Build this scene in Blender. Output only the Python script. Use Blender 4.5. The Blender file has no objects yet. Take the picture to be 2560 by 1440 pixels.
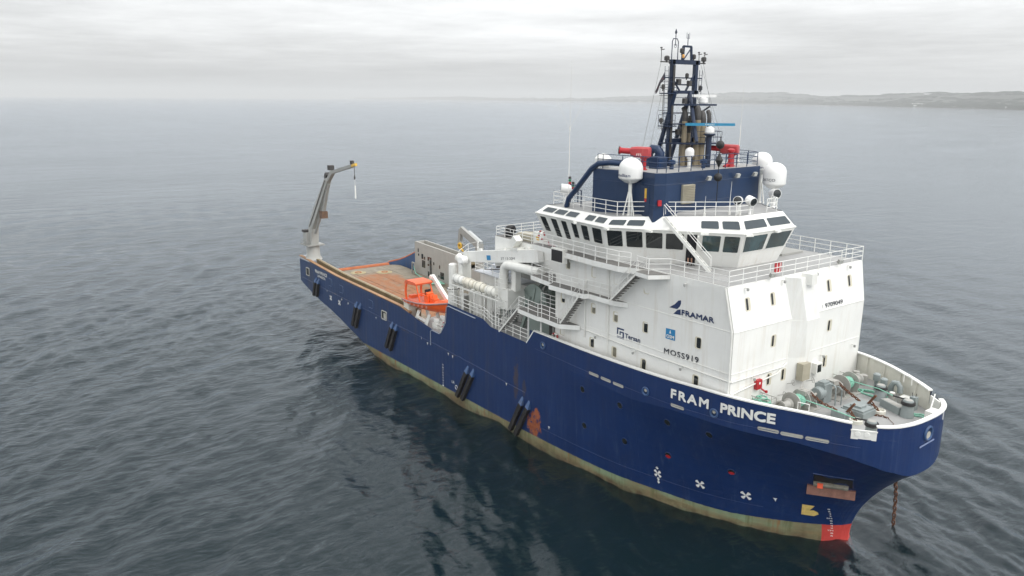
import bpy, bmesh, math, random
import numpy as np
from mathutils import Vector, Matrix
random.seed(7); np.random.seed(7)
SC = bpy.context.scene
COL = SC.collection
R = math.radians

# ============================================================ camera, sky, sun, exposure
def make_camera():
    f, hor, ang, roll = 1986.0, 246.0, R(36.55), 0.007
    p = math.atan((720-hor)/f)
    fw = Vector((-math.cos(ang), math.sin(ang), 0)); rt = Vector((math.sin(ang), math.cos(ang), 0)); up = Vector((0,0,1))
    F = fw*math.cos(p)-up*math.sin(p); U = fw*math.sin(p)+up*math.cos(p)
    c, s = math.cos(roll), math.sin(roll)
    Rr, U = rt*c+U*s, U*c-rt*s
    cam = bpy.data.cameras.new('camera'); o = bpy.data.objects.new('camera', cam); COL.objects.link(o)
    m = Matrix((Rr, U, -F)).transposed().to_4x4(); m.translation = Vector((25.45,-47.32,29.0))
    o.matrix_world = m
    cam.sensor_width = 36; cam.lens = 36*f/2560; cam.clip_start = .5; cam.clip_end = 60000
    SC.camera = o
make_camera()
SUN_EL, SUN_AZ = R(48), R(18)      # azimuth measured from +X (the bow) towards port
def make_world():
    w = bpy.data.worlds.new('World'); SC.world = w; w.use_nodes = True
    nt = w.node_tree; N = nt.nodes; L = nt.links; N.clear()
    def nd(t, **k):
        n = N.new(t)
        for a, b in k.items(): setattr(n, a, b)
        return n
    def math_(op, a, b=None):
        n = nd('ShaderNodeMath', operation=op)
        for i, v in enumerate((a, b)):
            if v is None: continue
            if isinstance(v, (int, float)): n.inputs[i].default_value = v
            else: L.new(v, n.inputs[i])
        return n.outputs[0]
    sky = nd('ShaderNodeTexSky', sky_type='NISHITA'); sky.sun_disc = False
    sky.sun_elevation = SUN_EL; sky.sun_rotation = math.pi/2-SUN_AZ; sky.dust_density = 3
    tc = nd('ShaderNodeTexCoord'); sp = nd('ShaderNodeSeparateXYZ'); L.new(tc.outputs['Generated'], sp.inputs[0])
    z = math_('MAXIMUM', sp.outputs['Z'], 0.0)
    # overcast luminance: dull near the horizon, brighter towards the zenith
    lum = math_('ADD', math_('MULTIPLY', math_('SUBTRACT', 1.0, math_('POWER', 2.718, math_('MULTIPLY', z, -5.0))), SKY_GAIN), math_('ADD', math_('MULTIPLY', z, .75), SKY_BASE))
    # cloud deck seen in perspective: direction divided by its height
    den = math_('ADD', z, 0.035)
    cx, cy = math_('DIVIDE', sp.outputs['X'], den), math_('DIVIDE', sp.outputs['Y'], den)
    cb = nd('ShaderNodeCombineXYZ'); L.new(cx, cb.inputs[0]); L.new(cy, cb.inputs[1])
    def noise(scale, detail, rough, off):
        mp = nd('ShaderNodeMapping'); mp.inputs['Location'].default_value = (off, off*1.7, 0); L.new(cb.outputs[0], mp.inputs['Vector'])
        n = nd('ShaderNodeTexNoise'); n.inputs['Scale'].default_value = scale; n.inputs['Detail'].default_value = detail
        n.inputs['Roughness'].default_value = rough; L.new(mp.outputs[0], n.inputs['Vector']); return n.outputs['Fac']
    n1 = noise(.10, 3, .5, CL_OFF); n2 = noise(.55, 7, .65, 11.0)
    cl = math_('ADD', math_('MULTIPLY', math_('SUBTRACT', n1, .5), CL_BIG), math_('MULTIPLY', math_('SUBTRACT', n2, .5), CL_SMALL))
    fade = nd('ShaderNodeMapRange'); fade.inputs['From Min'].default_value = .0; fade.inputs['From Max'].default_value = .055; L.new(z, fade.inputs['Value'])
    val = math_('MULTIPLY', lum, math_('ADD', 1.0, math_('MULTIPLY', cl, fade.outputs[0])))
    hsv = nd('ShaderNodeCombineColor'); 
    L.new(math_('MULTIPLY', val, 9.88), hsv.inputs[0]); L.new(math_('MULTIPLY', val, 10.0), hsv.inputs[1]); L.new(math_('MULTIPLY', val, 10.06), hsv.inputs[2])
    mx = nd('ShaderNodeMix', data_type='RGBA'); mx.inputs['Factor'].default_value = .94
    L.new(sky.outputs[0], mx.inputs['A']); L.new(hsv.outputs[0], mx.inputs['B'])
    bg = nd('ShaderNodeBackground'); bg.inputs['Strength'].default_value = 0.1
    L.new(mx.outputs['Result'], bg.inputs['Color'])
    out = nd('ShaderNodeOutputWorld'); L.new(bg.outputs[0], out.inputs['Surface'])
SKY_BASE, SKY_GAIN, CL_BIG, CL_SMALL, CL_OFF = .49, .78, 1.7, .85, 33.3
make_world()
def make_sun():
    l = bpy.data.lights.new('sun', 'SUN'); l.energy = 1.5; l.angle = R(30); l.color = (1.0, .97, .93)
    o = bpy.data.objects.new('sun', l); COL.objects.link(o)
    d = Vector((math.cos(SUN_EL)*math.cos(SUN_AZ), math.cos(SUN_EL)*math.sin(SUN_AZ), math.sin(SUN_EL)))
    o.rotation_euler = d.to_track_quat('Z', 'Y').to_euler(); o.location = d*200
make_sun()
SC.view_settings.view_transform = 'Standard'; SC.view_settings.look = 'None'; SC.view_settings.gamma = 1
SC.view_settings.use_curve_mapping = False; SC.view_settings.exposure = 0.14

# ============================================================ helpers
def sock(n, *names):
    for k in names:
        if k in n.inputs: return n.inputs[k]
MATS = {}
def mat(name, col, rough=.5, var=.12, scale=1.5, metal=0.0, bump=0.0, bscale=30, dirt=None, damt=.35, dscale=(3,3,.35), spec=.5):
    """procedural paint: two-tone noise, optional vertical dirt streaks, fine bump"""
    m = bpy.data.materials.new(name); m.use_nodes = True; MATS[name] = m
    nt = m.node_tree; N = nt.nodes; L = nt.links; b = N['Principled BSDF']
    b.inputs['Roughness'].default_value = rough; b.inputs['Metallic'].default_value = metal
    b.inputs['Specular IOR Level'].default_value = spec
    tc = N.new('ShaderNodeTexCoord'); P = tc.outputs['Object']
    n = N.new('ShaderNodeTexNoise'); n.inputs['Scale'].default_value = scale; n.inputs['Detail'].default_value = 6; n.inputs['Roughness'].default_value = .6; L.new(P, n.inputs['Vector'])
    r = N.new('ShaderNodeValToRGB'); r.color_ramp.elements[0].position = .3; r.color_ramp.elements[1].position = .7
    r.color_ramp.elements[0].color = (*[c*(1-var) for c in col], 1); r.color_ramp.elements[1].color = (*[min(1, c*(1+var*.6)) for c in col], 1)
    L.new(n.outputs['Fac'], r.inputs['Fac']); out = r.outputs['Color']
    if dirt:
        mp = N.new('ShaderNodeMapping'); mp.inputs['Scale'].default_value = dscale; L.new(P, mp.inputs['Vector'])
        d = N.new('ShaderNodeTexNoise'); d.inputs['Scale'].default_value = 1; d.inputs['Detail'].default_value = 8; d.inputs['Roughness'].default_value = .7; L.new(mp.outputs[0], d.inputs['Vector'])
        dr = N.new('ShaderNodeMapRange'); dr.inputs['From Min'].default_value = .52; dr.inputs['From Max'].default_value = .75; dr.inputs['To Max'].default_value = damt; L.new(d.outputs['Fac'], dr.inputs['Value'])
        x = N.new('ShaderNodeMix'); x.data_type = 'RGBA'; L.new(dr.outputs[0], x.inputs['Factor']); L.new(out, x.inputs['A']); x.inputs['B'].default_value = (*dirt, 1); out = x.outputs['Result']
    L.new(out, b.inputs['Base Color'])
    if bump:
        bn = N.new('ShaderNodeTexNoise'); bn.inputs['Scale'].default_value = bscale; bn.inputs['Detail'].default_value = 4; L.new(P, bn.inputs['Vector'])
        bp = N.new('ShaderNodeBump'); bp.inputs['Strength'].default_value = bump; bp.inputs['Distance'].default_value = .02; L.new(bn.outputs['Fac'], bp.inputs['Height']); L.new(bp.outputs[0], b.inputs['Normal'])
    return m
WHITE = mat('white_paint', (.79,.79,.76), .36, .06, .5, bump=.35, bscale=1.1, dirt=(.48,.40,.28), damt=.34, dscale=(1.7,1.7,.13))
WHITE2 = mat('white_gear', (.76,.76,.72), .42, .07, 1.2, dirt=(.42,.33,.22), damt=.22, dscale=(2,2,.5))
RAILW = mat('rail_white', (.78,.78,.75), .45, .08, 2)
CREAM = mat('cream_bulwark', (.66,.65,.58), .5, .08, 1.0, dirt=(.35,.25,.14), damt=.25)
MASTB = mat('mast_navy', (.005,.018,.052), .42, .2, .8, dirt=(.02,.02,.025), damt=.5)
BLUE = mat('blue_paint', (.006,.027,.080), .38, .18, .7, dirt=(.03,.05,.09), damt=.4)
BLUE_IN = mat('blue_quarter', (.035,.085,.20), .5, .2, .9, dirt=(.2,.13,.07), damt=.4)
DECK = mat('deck_grey', (.33,.33,.325), .6, .12, .8, bump=.2, bscale=60, dirt=(.2,.17,.13), damt=.25, dscale=(.7,.7,.7))
DECKD = mat('walk_grey', (.17,.165,.155), .7, .15, 2)
STEEL = mat('steel_grey', (.31,.315,.30), .5, .15, 1.5, dirt=(.2,.13,.07), damt=.3)
GEAR = mat('winch_grey', (.36,.355,.33), .5, .1, 1.5, dirt=(.22,.14,.08), damt=.3)
VENTG = mat('vent_blue_grey', (.25,.285,.285), .45, .1, 2)
GREENG = mat('drum_grey_green', (.24,.29,.265), .5, .1, 1.0, dirt=(.2,.16,.1), damt=.2)
GLASS = mat('dark_glass', (.012,.016,.018), .06, .3, .5, spec=.8)
SKYGLASS = mat('tinted_glass', (.035,.05,.06), .12, .15, .6)
BLACK = mat('black_rubber', (.012,.012,.013), .55, .4, 4, bump=.4, bscale=12)
FENDER = mat('fender_rubber', (.012,.011,.012), .7, .4, 3, bump=.5, bscale=8, dirt=(.09,.07,.045), damt=.5)
ORANGE = mat('orange_hull', (.88,.12,.016), .38, .1, 1.2, dirt=(.55,.2,.1), damt=.2)
ORANGE2 = mat('orange_seat', (.78,.12,.02), .5, .15, 3)
RED = mat('red_paint', (.42,.015,.022), .4, .15, 2)
YELLOW = mat('yellow_paint', (.72,.44,.05), .45, .15, 2)
LETTER = mat('white_lettering', (.78,.78,.74), .5, .1, 4)
NAVY = mat('navy_lettering', (.015,.035,.11), .5, .15, 3)
INK = mat('black_lettering', (.03,.035,.05), .5, .15, 3)
CYAN = mat('cyan_panel', (.02,.22,.46), .45, .08, 2)
RADBLUE = mat('radar_blue', (.02,.22,.38), .4, .1, 2)
DOME = mat('dome_white', (.80,.80,.78), .3, .04, 1.0, dirt=(.55,.52,.45), damt=.12)
ROPE = mat('green_rope', (.24,.52,.40), .8, .3, 6, bump=.6, bscale=25)
ROPED = mat('dark_rope', (.05,.09,.07), .8, .35, 6, bump=.5, bscale=25)
RUST = mat('rusty_chain', (.13,.055,.028), .8, .45, 5, bump=.5, bscale=20)
BRASS = mat('cap_brown', (.30,.17,.085), .65, .3, .7, dirt=(.42,.19,.06), damt=.6, dscale=(.5,3,.6))
OLIVE = mat('rail_olive', (.20,.15,.075), .7, .3, .8, dirt=(.32,.28,.2), damt=.5, dscale=(.5,3,.6))
RUSTO = mat('roller_rust', (.40,.11,.035), .7, .3, 1.2, dirt=(.15,.09,.06), damt=.5, dscale=(1,1,1))
BEIGE = mat('beige_louvre', (.38,.35,.27), .55, .12, 2)
EXH = mat('exhaust_tan', (.34,.28,.185), .5, .2, 1.2, dirt=(.03,.025,.02), damt=.9, dscale=(2,2,.5))
SOOT = mat('soot_steel', (.05,.047,.045), .6, .4, 2)
SKIN = mat('skin', (.45,.26,.18), .55, .1, 8)
CLOTH = mat('dark_clothing', (.012,.013,.018), .85, .3, 8)
LAMPG = mat('lamp_glass', (.55,.56,.52), .15, .1, 4)

class MB:
    """collects shapes into one mesh object"""
    def __init__(s): s.v = []; s.f = []; s.m = []
    def add(s, v, f, m=0):
        b = len(s.v); s.v += [tuple(p) for p in v]; s.f += [tuple(b+i for i in q) for q in f]; s.m += [m]*len(f); return s
    def box(s, a, b, m=0):
        (x0,y0,z0), (x1,y1,z1) = a, b
        return s.add([(x0,y0,z0),(x1,y0,z0),(x1,y1,z0),(x0,y1,z0),(x0,y0,z1),(x1,y0,z1),(x1,y1,z1),(x0,y1,z1)],
                     [(0,3,2,1),(4,5,6,7),(0,1,5,4),(1,2,6,5),(2,3,7,6),(3,0,4,7)], m)
    def obox(s, c, ax, ay, az, m=0):
        c, ax, ay, az = map(Vector, (c, ax, ay, az)); v = []
        for k in (-1,1):
            for i, j in ((-1,-1),(1,-1),(1,1),(-1,1)): v.append(c+ax*i+ay*j+az*k)
        return s.add(v, [(0,3,2,1),(4,5,6,7),(0,1,5,4),(1,2,6,5),(2,3,7,6),(3,0,4,7)], m)
    def beam(s, p, q, w, h, m=0, up=(0,0,1)):
        p, q = Vector(p), Vector(q); d = q-p; u = Vector(up)
        if abs(d.normalized().dot(u)) > .98: u = Vector((1,0,0))
        sd = d.cross(u).normalized(); u2 = sd.cross(d).normalized()
        return s.obox((p+q)/2, d/2, sd*w/2, u2*h/2, m)
    def tube(s, p, q, r, n=8, m=0, r2=None, cap=True):
        p, q = Vector(p), Vector(q); d = (q-p).normalized(); r2 = r if r2 is None else r2
        u = Vector((0,0,1)) if abs(d.z) < .9 else Vector((1,0,0))
        a = d.cross(u).normalized(); b = d.cross(a)
        ring = [(a*math.cos(2*math.pi*i/n)+b*math.sin(2*math.pi*i/n)) for i in range(n)]
        v = [p+x*r for x in ring]+[q+x*r2 for x in ring]
        f = [(i, (i+1) % n, n+(i+1) % n, n+i) for i in range(n)]
        if cap: f += [tuple(range(n))[::-1], tuple(range(n, 2*n))]
        return s.add(v, f, m)
    def path(s, pts, r, n=6, m=0, closed=False):
        P = [Vector(p) for p in pts]; k = len(P); v = []; f = []; ref = None
        for i, p in enumerate(P):
            a = P[(i-1) % k] if (i or closed) else p; b = P[(i+1) % k] if (i < k-1 or closed) else p
            d = (b-a).normalized()
            if ref is None: ref = d.cross(Vector((0,0,1)) if abs(d.z) < .9 else Vector((1,0,0))).normalized()
            x = (ref-d*ref.dot(d)).normalized(); y = d.cross(x); ref = x
            v += [p+(x*math.cos(2*math.pi*j/n)+y*math.sin(2*math.pi*j/n))*r for j in range(n)]
        for i in range(k if closed else k-1):
            b = ((i+1) % k)*n
            f += [(i*n+j, i*n+(j+1) % n, b+(j+1) % n, b+j) for j in range(n)]
        if not closed: f += [tuple(range(n))[::-1], tuple(range((k-1)*n, k*n))]
        return s.add(v, f, m)
    def lathe(s, c, prof, n=16, m=0, axis=(0,0,1)):
        """prof: (radius, height) pairs along axis from c"""
        c, d = Vector(c), Vector(axis).normalized(); u = Vector((0,0,1)) if abs(d.z) < .9 else Vector((1,0,0))
        a = d.cross(u).normalized(); b = d.cross(a); v = []; f = []
        for r, h in prof: v += [c+d*h+(a*math.cos(2*math.pi*i/n)+b*math.sin(2*math.pi*i/n))*r for i in range(n)]
        for k in range(len(prof)-1): f += [(k*n+i, k*n+(i+1) % n, (k+1)*n+(i+1) % n, (k+1)*n+i) for i in range(n)]
        f += [tuple(range(n))[::-1], tuple(range((len(prof)-1)*n, len(prof)*n))]
        return s.add(v, f, m)
    def prism(s, poly, z0, z1, m=0, mtop=None):
        n = len(poly); zz = lambda z, i: z[i] if isinstance(z, (list, tuple)) else z
        v = [(p[0], p[1], zz(z0, i)) for i, p in enumerate(poly)]+[(p[0], p[1], zz(z1, i)) for i, p in enumerate(poly)]
        s.add(v, [(i, (i+1) % n, n+(i+1) % n, n+i) for i in range(n)]+[tuple(range(n))[::-1]], m)
        return s.add(v, [tuple(range(n, 2*n))], m if mtop is None else mtop)
    def loft(s, rings, m=0, cap=True, closed=True):
        n = len(rings[0]); v = [p for r in rings for p in r]; f = []
        for k in range(len(rings)-1):
            for i in range(n if closed else n-1): f.append((k*n+i, k*n+(i+1) % n, (k+1)*n+(i+1) % n, (k+1)*n+i))
        if cap: f += [tuple(range(n))[::-1], tuple(range((len(rings)-1)*n, len(rings)*n))]
        return s.add(v, f, m)
    def torus(s, c, axis, r, t, n=20, k=8, m=0):
        c, d = Vector(c), Vector(axis).normalized(); u = Vector((0,0,1)) if abs(d.z) < .9 else Vector((1,0,0))
        a = d.cross(u).normalized(); b = d.cross(a)
        return s.path([c+(a*math.cos(2*math.pi*i/n)+b*math.sin(2*math.pi*i/n))*r for i in range(n)], t, k, m, True)
    def mesh(s, name, mats, smooth=True):
        me = bpy.data.meshes.new(name); me.from_pydata(s.v, [], s.f)
        for m in (mats if isinstance(mats, (list, tuple)) else [mats]): me.materials.append(m)
        me.polygons.foreach_set('material_index', s.m)
        bm = bmesh.new(); bm.from_mesh(me); bmesh.ops.recalc_face_normals(bm, faces=bm.faces); bm.to_mesh(me); bm.free()
        if smooth:
            me.polygons.foreach_set('use_smooth', [True]*len(me.polygons)); me.set_sharp_from_angle(angle=R(32))
        me.update(); return me
    def build(s, name, mats, parent=None, smooth=True, **tags):
        return put(name, s.mesh(name, mats, smooth), parent, **tags)
def put(name, me, parent=None, loc=None, rot=None, label=None, cat=None, group=None, kind=None):
    o = bpy.data.objects.new(name, me); COL.objects.link(o)
    if parent: o.parent = parent
    if loc is not None: o.location = loc
    if rot is not None: o.rotation_euler = rot
    if label: o['label'] = label
    if cat: o['category'] = cat
    if group: o['group'] = group
    if kind: o['kind'] = kind
    return o
def thing(name, label, cat, loc=(0,0,0), rot=(0,0,0), group=None): return put(name, None, None, loc, rot, label, cat, group)
def dup(root, loc, rot=None, label=None):
    r = root.copy(); COL.objects.link(r); r.location = loc
    if rot is not None: r.rotation_euler = rot
    if label: r['label'] = label
    for ch in list(root.children):
        c = ch.copy(); COL.objects.link(c); c.parent = r
        for g in list(ch.children):
            d = g.copy(); COL.objects.link(d); d.parent = c
    return r
def text2d(body, size=1.0, bold=0.0, space=1.0):
    """filled lettering as flat (u, v) verts and faces, origin at the lower left"""
    cu = bpy.data.curves.new('txt', 'FONT'); cu.body = body; cu.size = size; cu.offset = bold; cu.space_character = space; cu.resolution_u = 3
    o = bpy.data.objects.new('txt', cu); COL.objects.link(o)
    bpy.context.view_layer.update()
    me = bpy.data.meshes.new_from_object(o.evaluated_get(bpy.context.evaluated_depsgraph_get()))
    v = [(p.co.x, p.co.y) for p in me.vertices]; f = [tuple(p.vertices) for p in me.polygons]
    bpy.data.objects.remove(o); bpy.data.curves.remove(cu); bpy.data.meshes.remove(me)
    x0, y0 = min(p[0] for p in v), min(p[1] for p in v)
    return [(p[0]-x0, p[1]-y0) for p in v], f
def bold_shifts(s):
    if s <= 0: return [(0, 0)]
    n = 4 if s > .03 else 3
    return [(s*i/(n-1), s*j/(n-1)) for i in range(n) for j in range(n)]
def fit_text(body, w, h, bold=0.0, space=1.0):
    v, f = text2d(body, 1.0, bold, space); W, H = max(p[0] for p in v), max(p[1] for p in v)
    return [(p[0]*w/W, p[1]*h/H) for p in v], f
def rail_mesh(pts, h=1.05, n=3, step=1.35, r=.026, rp=.032, mb=None, closed=False):
    """stanchions and n horizontal bars along a polyline of deck points"""
    mb = mb or MB(); P = [Vector(p) for p in pts]
    for a, b in zip(P[:-1], P[1:]):
        L = (b-a).length; k = max(1, round(L/step))
        for i in range(k+1):
            if i == k and b is not P[-1]: continue
            q = a.lerp(b, i/k); mb.tube(q, q+Vector((0,0,h)), rp, 5)
    for j in range(n):
        z = Vector((0,0,h*(j+1)/n-.0)); mb.path([p+z for p in P], r, 5)
    return mb
# ---- hull form -------------------------------------------------------------
def resample(pts, n):
    p=np.array(pts,float); d=np.r_[0,np.cumsum(np.hypot(*(p[1:]-p[:-1]).T[:2]))]; 
    # smooth catmull-rom through the points
    t=np.linspace(0,d[-1],n); out=np.zeros((n,p.shape[1]))
    m=np.zeros_like(p); m[1:-1]=(p[2:]-p[:-2])/(d[2:]-d[:-2])[:,None]; m[0]=(p[1]-p[0])/(d[1]-d[0]); m[-1]=(p[-1]-p[-2])/(d[-1]-d[-2])
    k=np.clip(np.searchsorted(d,t,side='right')-1,0,len(p)-2); h=(d[k+1]-d[k])[:,None]; s=((t-d[k])/(d[k+1]-d[k]))[:,None]
    return (2*s**3-3*s**2+1)*p[k]+(s**3-2*s**2+s)*h*m[k]+(-2*s**3+3*s**2)*p[k+1]+(s**3-s**2)*h*m[k+1]
NT=97
WL=resample([(-25,8.0,0),(-19.1,7.75,0),(-15,7.35,0),(-11.4,6.55,0),(-8.4,5.75,0),(-5.84,4.73,0),(-3.05,3.11,0),(-.91,1.45,0),(-.25,.75,0),(.08,0,0)],NT)
DK=resample([(-25,8.05,10.17),(-19,8.25,10.22),(-16,8.3,10.25),(-12.5,8.3,10.32),(-9.2,8.17,10.4),(-6.8,7.95,10.48),(-4.45,7.68,10.53),(-2.3,7.0,10.52),(-.5,6.15,10.48),(.9,5.45,10.4),(2.1,4.75,10.3),(3.15,3.95,10.22),(3.85,3.0,10.2),(4.2,1.9,10.2),(4.32,.9,10.2),(4.34,0,10.2)],NT)
KN=DK.copy(); KN[:,2]=np.interp(DK[:,0],[-25,-19,-12.5,-9.2,-4.45,-.5,2.1,3.2,3.97,4.28,4.34],[8.2,8.2,8.0,8.35,8.5,8.5,8.12,7.74,7.28,6.84,6.75])
TOPF=10.2
def fore(t,z):
    """starboard forebody point (X,halfbreadth) for curve index array t (0..NT-1 floats) at height z"""
    i=np.arange(NT); g=lambda A,c:np.interp(t,i,A[:,c])
    wx,wy=g(WL,0),g(WL,1); kx,ky,kz=(g(KN,c) for c in range(3)); dx,dy=(g(DK,c) for c in range(2)); dz=kz+1
    s=np.clip(z/kz,0,1); f=t/(NT-1); p=1+1.0*np.clip(f*1.35,0,1); a=s**p
    q=np.clip((z-kz)/(dz-kz),0,1)
    x=np.where(z<=kz,wx+(kx-wx)*a,kx+(dx-kx)*q); y=np.where(z<=kz,wy+(ky-wy)*a,ky+(dy-ky)*q)
    u=np.clip(-z/3,0,1); x=np.where(z<0,wx+.9*f**6*np.sin(u*2.2)-0.0*u,x); y=np.where(z<0,wy*(1-.06*u)+.25*f**6*np.sin(u*2.2)*(f<1),y)
    return x,y
def hb(X,z):
    """half breadth of the hull at station X, height z"""
    if X<=-25: return 8.0+.05*max(0,min(1,(X+30)/5))*min(1,max(z,0)/8.9)
    t=np.linspace(0,NT-1,600); x,y=fore(t,np.full(600,float(z)))
    return float(np.interp(X,x,y))
TOP=[(-75.2,8.35),(-74.3,8.29),(-70,8.0),(-63.5,7.62),(-52.7,7.42),(-47.2,7.3),(-45.7,7.02),(-44,6.7),(-41.3,6.38),(-40.9,6.3),(-39.55,6.27),(-39.2,6.5),(-38.45,7.6),(-38.1,9.5),(-37.95,9.68),(-31.95,9.5),(-30.75,9.02),(-25.4,8.92),(-24.45,10.17),(-20,10.2)]
def ztop(X): return float(np.interp(X,[p[0] for p in TOP],[p[1] for p in TOP]))
ZB=[(-75.6,5.0),(-75.2,4.95),(-72.8,4.25),(-69.2,3.45),(-65.6,2.9),(-63.3,2.4),(-57.8,1.1),(-54,.1),(-49,-1.2),(-42,-2.6),(-30,-3)]
def zbot(X): return float(np.interp(X,[p[0] for p in ZB],[p[1] for p in ZB]))
# ============================================================ sea
def make_sea():
    rng = np.random.RandomState(3)
    def axis(lo, hi, d, far):
        mid = list(np.arange(lo, hi, d)); a = [lo]; s = d
        while a[-1] > -far: s *= 1.022 if s < 7 else 1.25; a.append(a[-1]-s)
        b = [mid[-1]]; s = d
        while b[-1] < far: s *= 1.022 if s < 7 else 1.25; b.append(b[-1]+s)
        return np.array(a[:0:-1]+mid+b[1:])
    xs = axis(-78, 16, .21, 15500); ys = axis(-47, 8, .21, 15500)
    dx = np.gradient(xs); dy = np.gradient(ys)
    Xg, Yg = np.meshgrid(xs, ys, indexing='ij'); S = np.maximum(*np.meshgrid(dx, dy, indexing='ij'))
    Z = np.zeros_like(Xg)
    main = R(62)    # direction the wind sea runs
    gust = .8+.28*np.sin(Xg*.021+Yg*.047+1.3*np.sin(Yg*.013))+.22*np.sin(Xg*.063-Yg*.028+2+np.sin(Xg*.02)); gust = np.clip(gust, .35, 1.3)
    for i in range(130):
        lam = .62*(12/.62)**(rng.rand()**1.3); th = main+rng.randn()*.5; k = 2*math.pi/lam
        amp = .0088*lam**.70*(.5+rng.rand())
        w = np.clip((lam/S-2.6)/2, 0, 1)
        ph = k*(Xg*math.cos(th)+Yg*math.sin(th))+rng.rand()*6.28
        Z += w*amp*(gust if lam < 3 else 1)*(np.cos(ph)+.28*np.cos(2*ph))*.5
    nx, ny = Xg.shape
    v = np.stack([Xg, Yg, Z], -1).reshape(-1, 3)
    i = np.arange(nx*ny).reshape(nx, ny); q = np.stack([i[:-1,:-1], i[1:,:-1], i[1:,1:], i[:-1,1:]], -1).reshape(-1, 4)
    me = bpy.data.meshes.new('sea'); me.vertices.add(len(v)); me.vertices.foreach_set('co', v.ravel())
    me.loops.add(q.size); me.loops.foreach_set('vertex_index', q.ravel()); me.polygons.add(len(q))
    me.polygons.foreach_set('loop_start', np.arange(0, q.size, 4)); me.polygons.foreach_set('use_smooth', np.ones(len(q), bool)); me.update()
    m = bpy.data.materials.new('sea_water'); m.use_nodes = True; nt = m.node_tree; N = nt.nodes; L = nt.links; N.clear()
    tc = N.new('ShaderNodeTexCoord')
    def noise(scale, sx, sy, rot, detail=3):
        mp = N.new('ShaderNodeMapping'); mp.inputs['Scale'].default_value = (sx, sy, 1); mp.inputs['Rotation'].default_value = (0, 0, rot); L.new(tc.outputs['Object'], mp.inputs['Vector'])
        n = N.new('ShaderNodeTexNoise'); n.inputs['Scale'].default_value = scale; n.inputs['Detail'].default_value = detail; n.inputs['Roughness'].default_value = .55; n.inputs['Distortion'].default_value = .4
        L.new(mp.outputs[0], n.inputs['Vector']); return n.outputs['Fac']
    def ma(op, a, b):
        n = N.new('ShaderNodeMath'); n.operation = op
        for k, x in enumerate((a, b)):
            if isinstance(x, (int, float)): n.inputs[k].default_value = x
            else: L.new(x, n.inputs[k])
        return n.outputs[0]
    h1 = noise(1.5, 1.0, .45, -main, 5); h2 = noise(.42, 1.0, .45, -main+.25, 4); h3 = noise(.02, 1, .6, -main+.5, 3)
    h5 = noise(4.2, 1.0, .5, -main-.2, 3); h6 = noise(.11, 1.0, .4, -main+.1, 3)
    h = ma('ADD', ma('ADD', ma('MULTIPLY', h1, .36), ma('MULTIPLY', h2, .55)), ma('ADD', ma('MULTIPLY', h5, .10), ma('MULTIPLY', h6, 1.3)))
    bp = N.new('ShaderNodeBump'); bp.inputs['Strength'].default_value = 1.0; bp.inputs['Distance'].default_value = WAVE_BUMP; L.new(h, bp.inputs['Height'])
    gl = N.new('ShaderNodeBsdfGlossy'); gl.inputs['Color'].default_value = (.90,.945,1,1); L.new(bp.outputs[0], gl.inputs['Normal'])
    # gusts: slightly rougher and smoother lanes
    mr = N.new('ShaderNodeMapRange'); mr.inputs['From Min'].default_value = .35; mr.inputs['From Max'].default_value = .65; mr.inputs['To Min'].default_value = .03; mr.inputs['To Max'].default_value = .09; L.new(h3, mr.inputs['Value']); L.new(mr.outputs[0], gl.inputs['Roughness'])
    tr = N.new('ShaderNodeBsdfTransparent'); tr.inputs['Color'].default_value = (.85,.95,.92,1)
    df = N.new('ShaderNodeBsdfDiffuse'); df.inputs['Color'].default_value = (*SEA_BODY, 1); L.new(bp.outputs[0], df.inputs['Normal'])
    body = N.new('ShaderNodeMixShader'); body.inputs[0].default_value = SEA_OPAQUE; L.new(tr.outputs[0], body.inputs[1]); L.new(df.outputs[0], body.inputs[2])
    fr = N.new('ShaderNodeFresnel'); fr.inputs['IOR'].default_value = 1.34; L.new(bp.outputs[0], fr.inputs['Normal'])
    mx = N.new('ShaderNodeMixShader'); L.new(fr.outputs[0], mx.inputs[0]); L.new(body.outputs[0], mx.inputs[1]); L.new(gl.outputs[0], mx.inputs[2])
    o = N.new('ShaderNodeOutputMaterial'); L.new(mx.outputs[0], o.inputs['Surface'])
    va = N.new('ShaderNodeVolumeAbsorption'); va.inputs['Color'].default_value = (.2,.52,.44,1); va.inputs['Density'].default_value = 1.5; L.new(va.outputs[0], o.inputs['Volume'])
    me.materials.append(m); put('sea', me, kind='structure')
    # the murky depth below the clear surface layer
    mm = bpy.data.materials.new('deep_water'); mm.use_nodes = True; b = mm.node_tree.nodes['Principled BSDF']; b.inputs['Roughness'].default_value = 1; b.inputs['Specular IOR Level'].default_value = 0
    n = mm.node_tree.nodes.new('ShaderNodeTexNoise'); n.inputs['Scale'].default_value = .05; tc2 = mm.node_tree.nodes.new('ShaderNodeTexCoord'); mm.node_tree.links.new(tc2.outputs['Object'], n.inputs['Vector'])
    rp = mm.node_tree.nodes.new('ShaderNodeValToRGB'); rp.color_ramp.elements[0].color = (.004,.010,.010,1); rp.color_ramp.elements[1].color = (.006,.014,.013,1); mm.node_tree.links.new(n.outputs['Fac'], rp.inputs['Fac']); mm.node_tree.links.new(rp.outputs['Color'], b.inputs['Base Color'])
    MB().add([(-15500,-15500,-2.4),(15500,-15500,-2.4),(15500,15500,-2.4),(-15500,15500,-2.4)], [(0,1,2,3)]).build('deep_water', mm, smooth=False, kind='structure')
WAVE_BUMP, SEA_BODY, SEA_OPAQUE = .27, (.0055,.024,.031), .42
make_sea()

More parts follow.
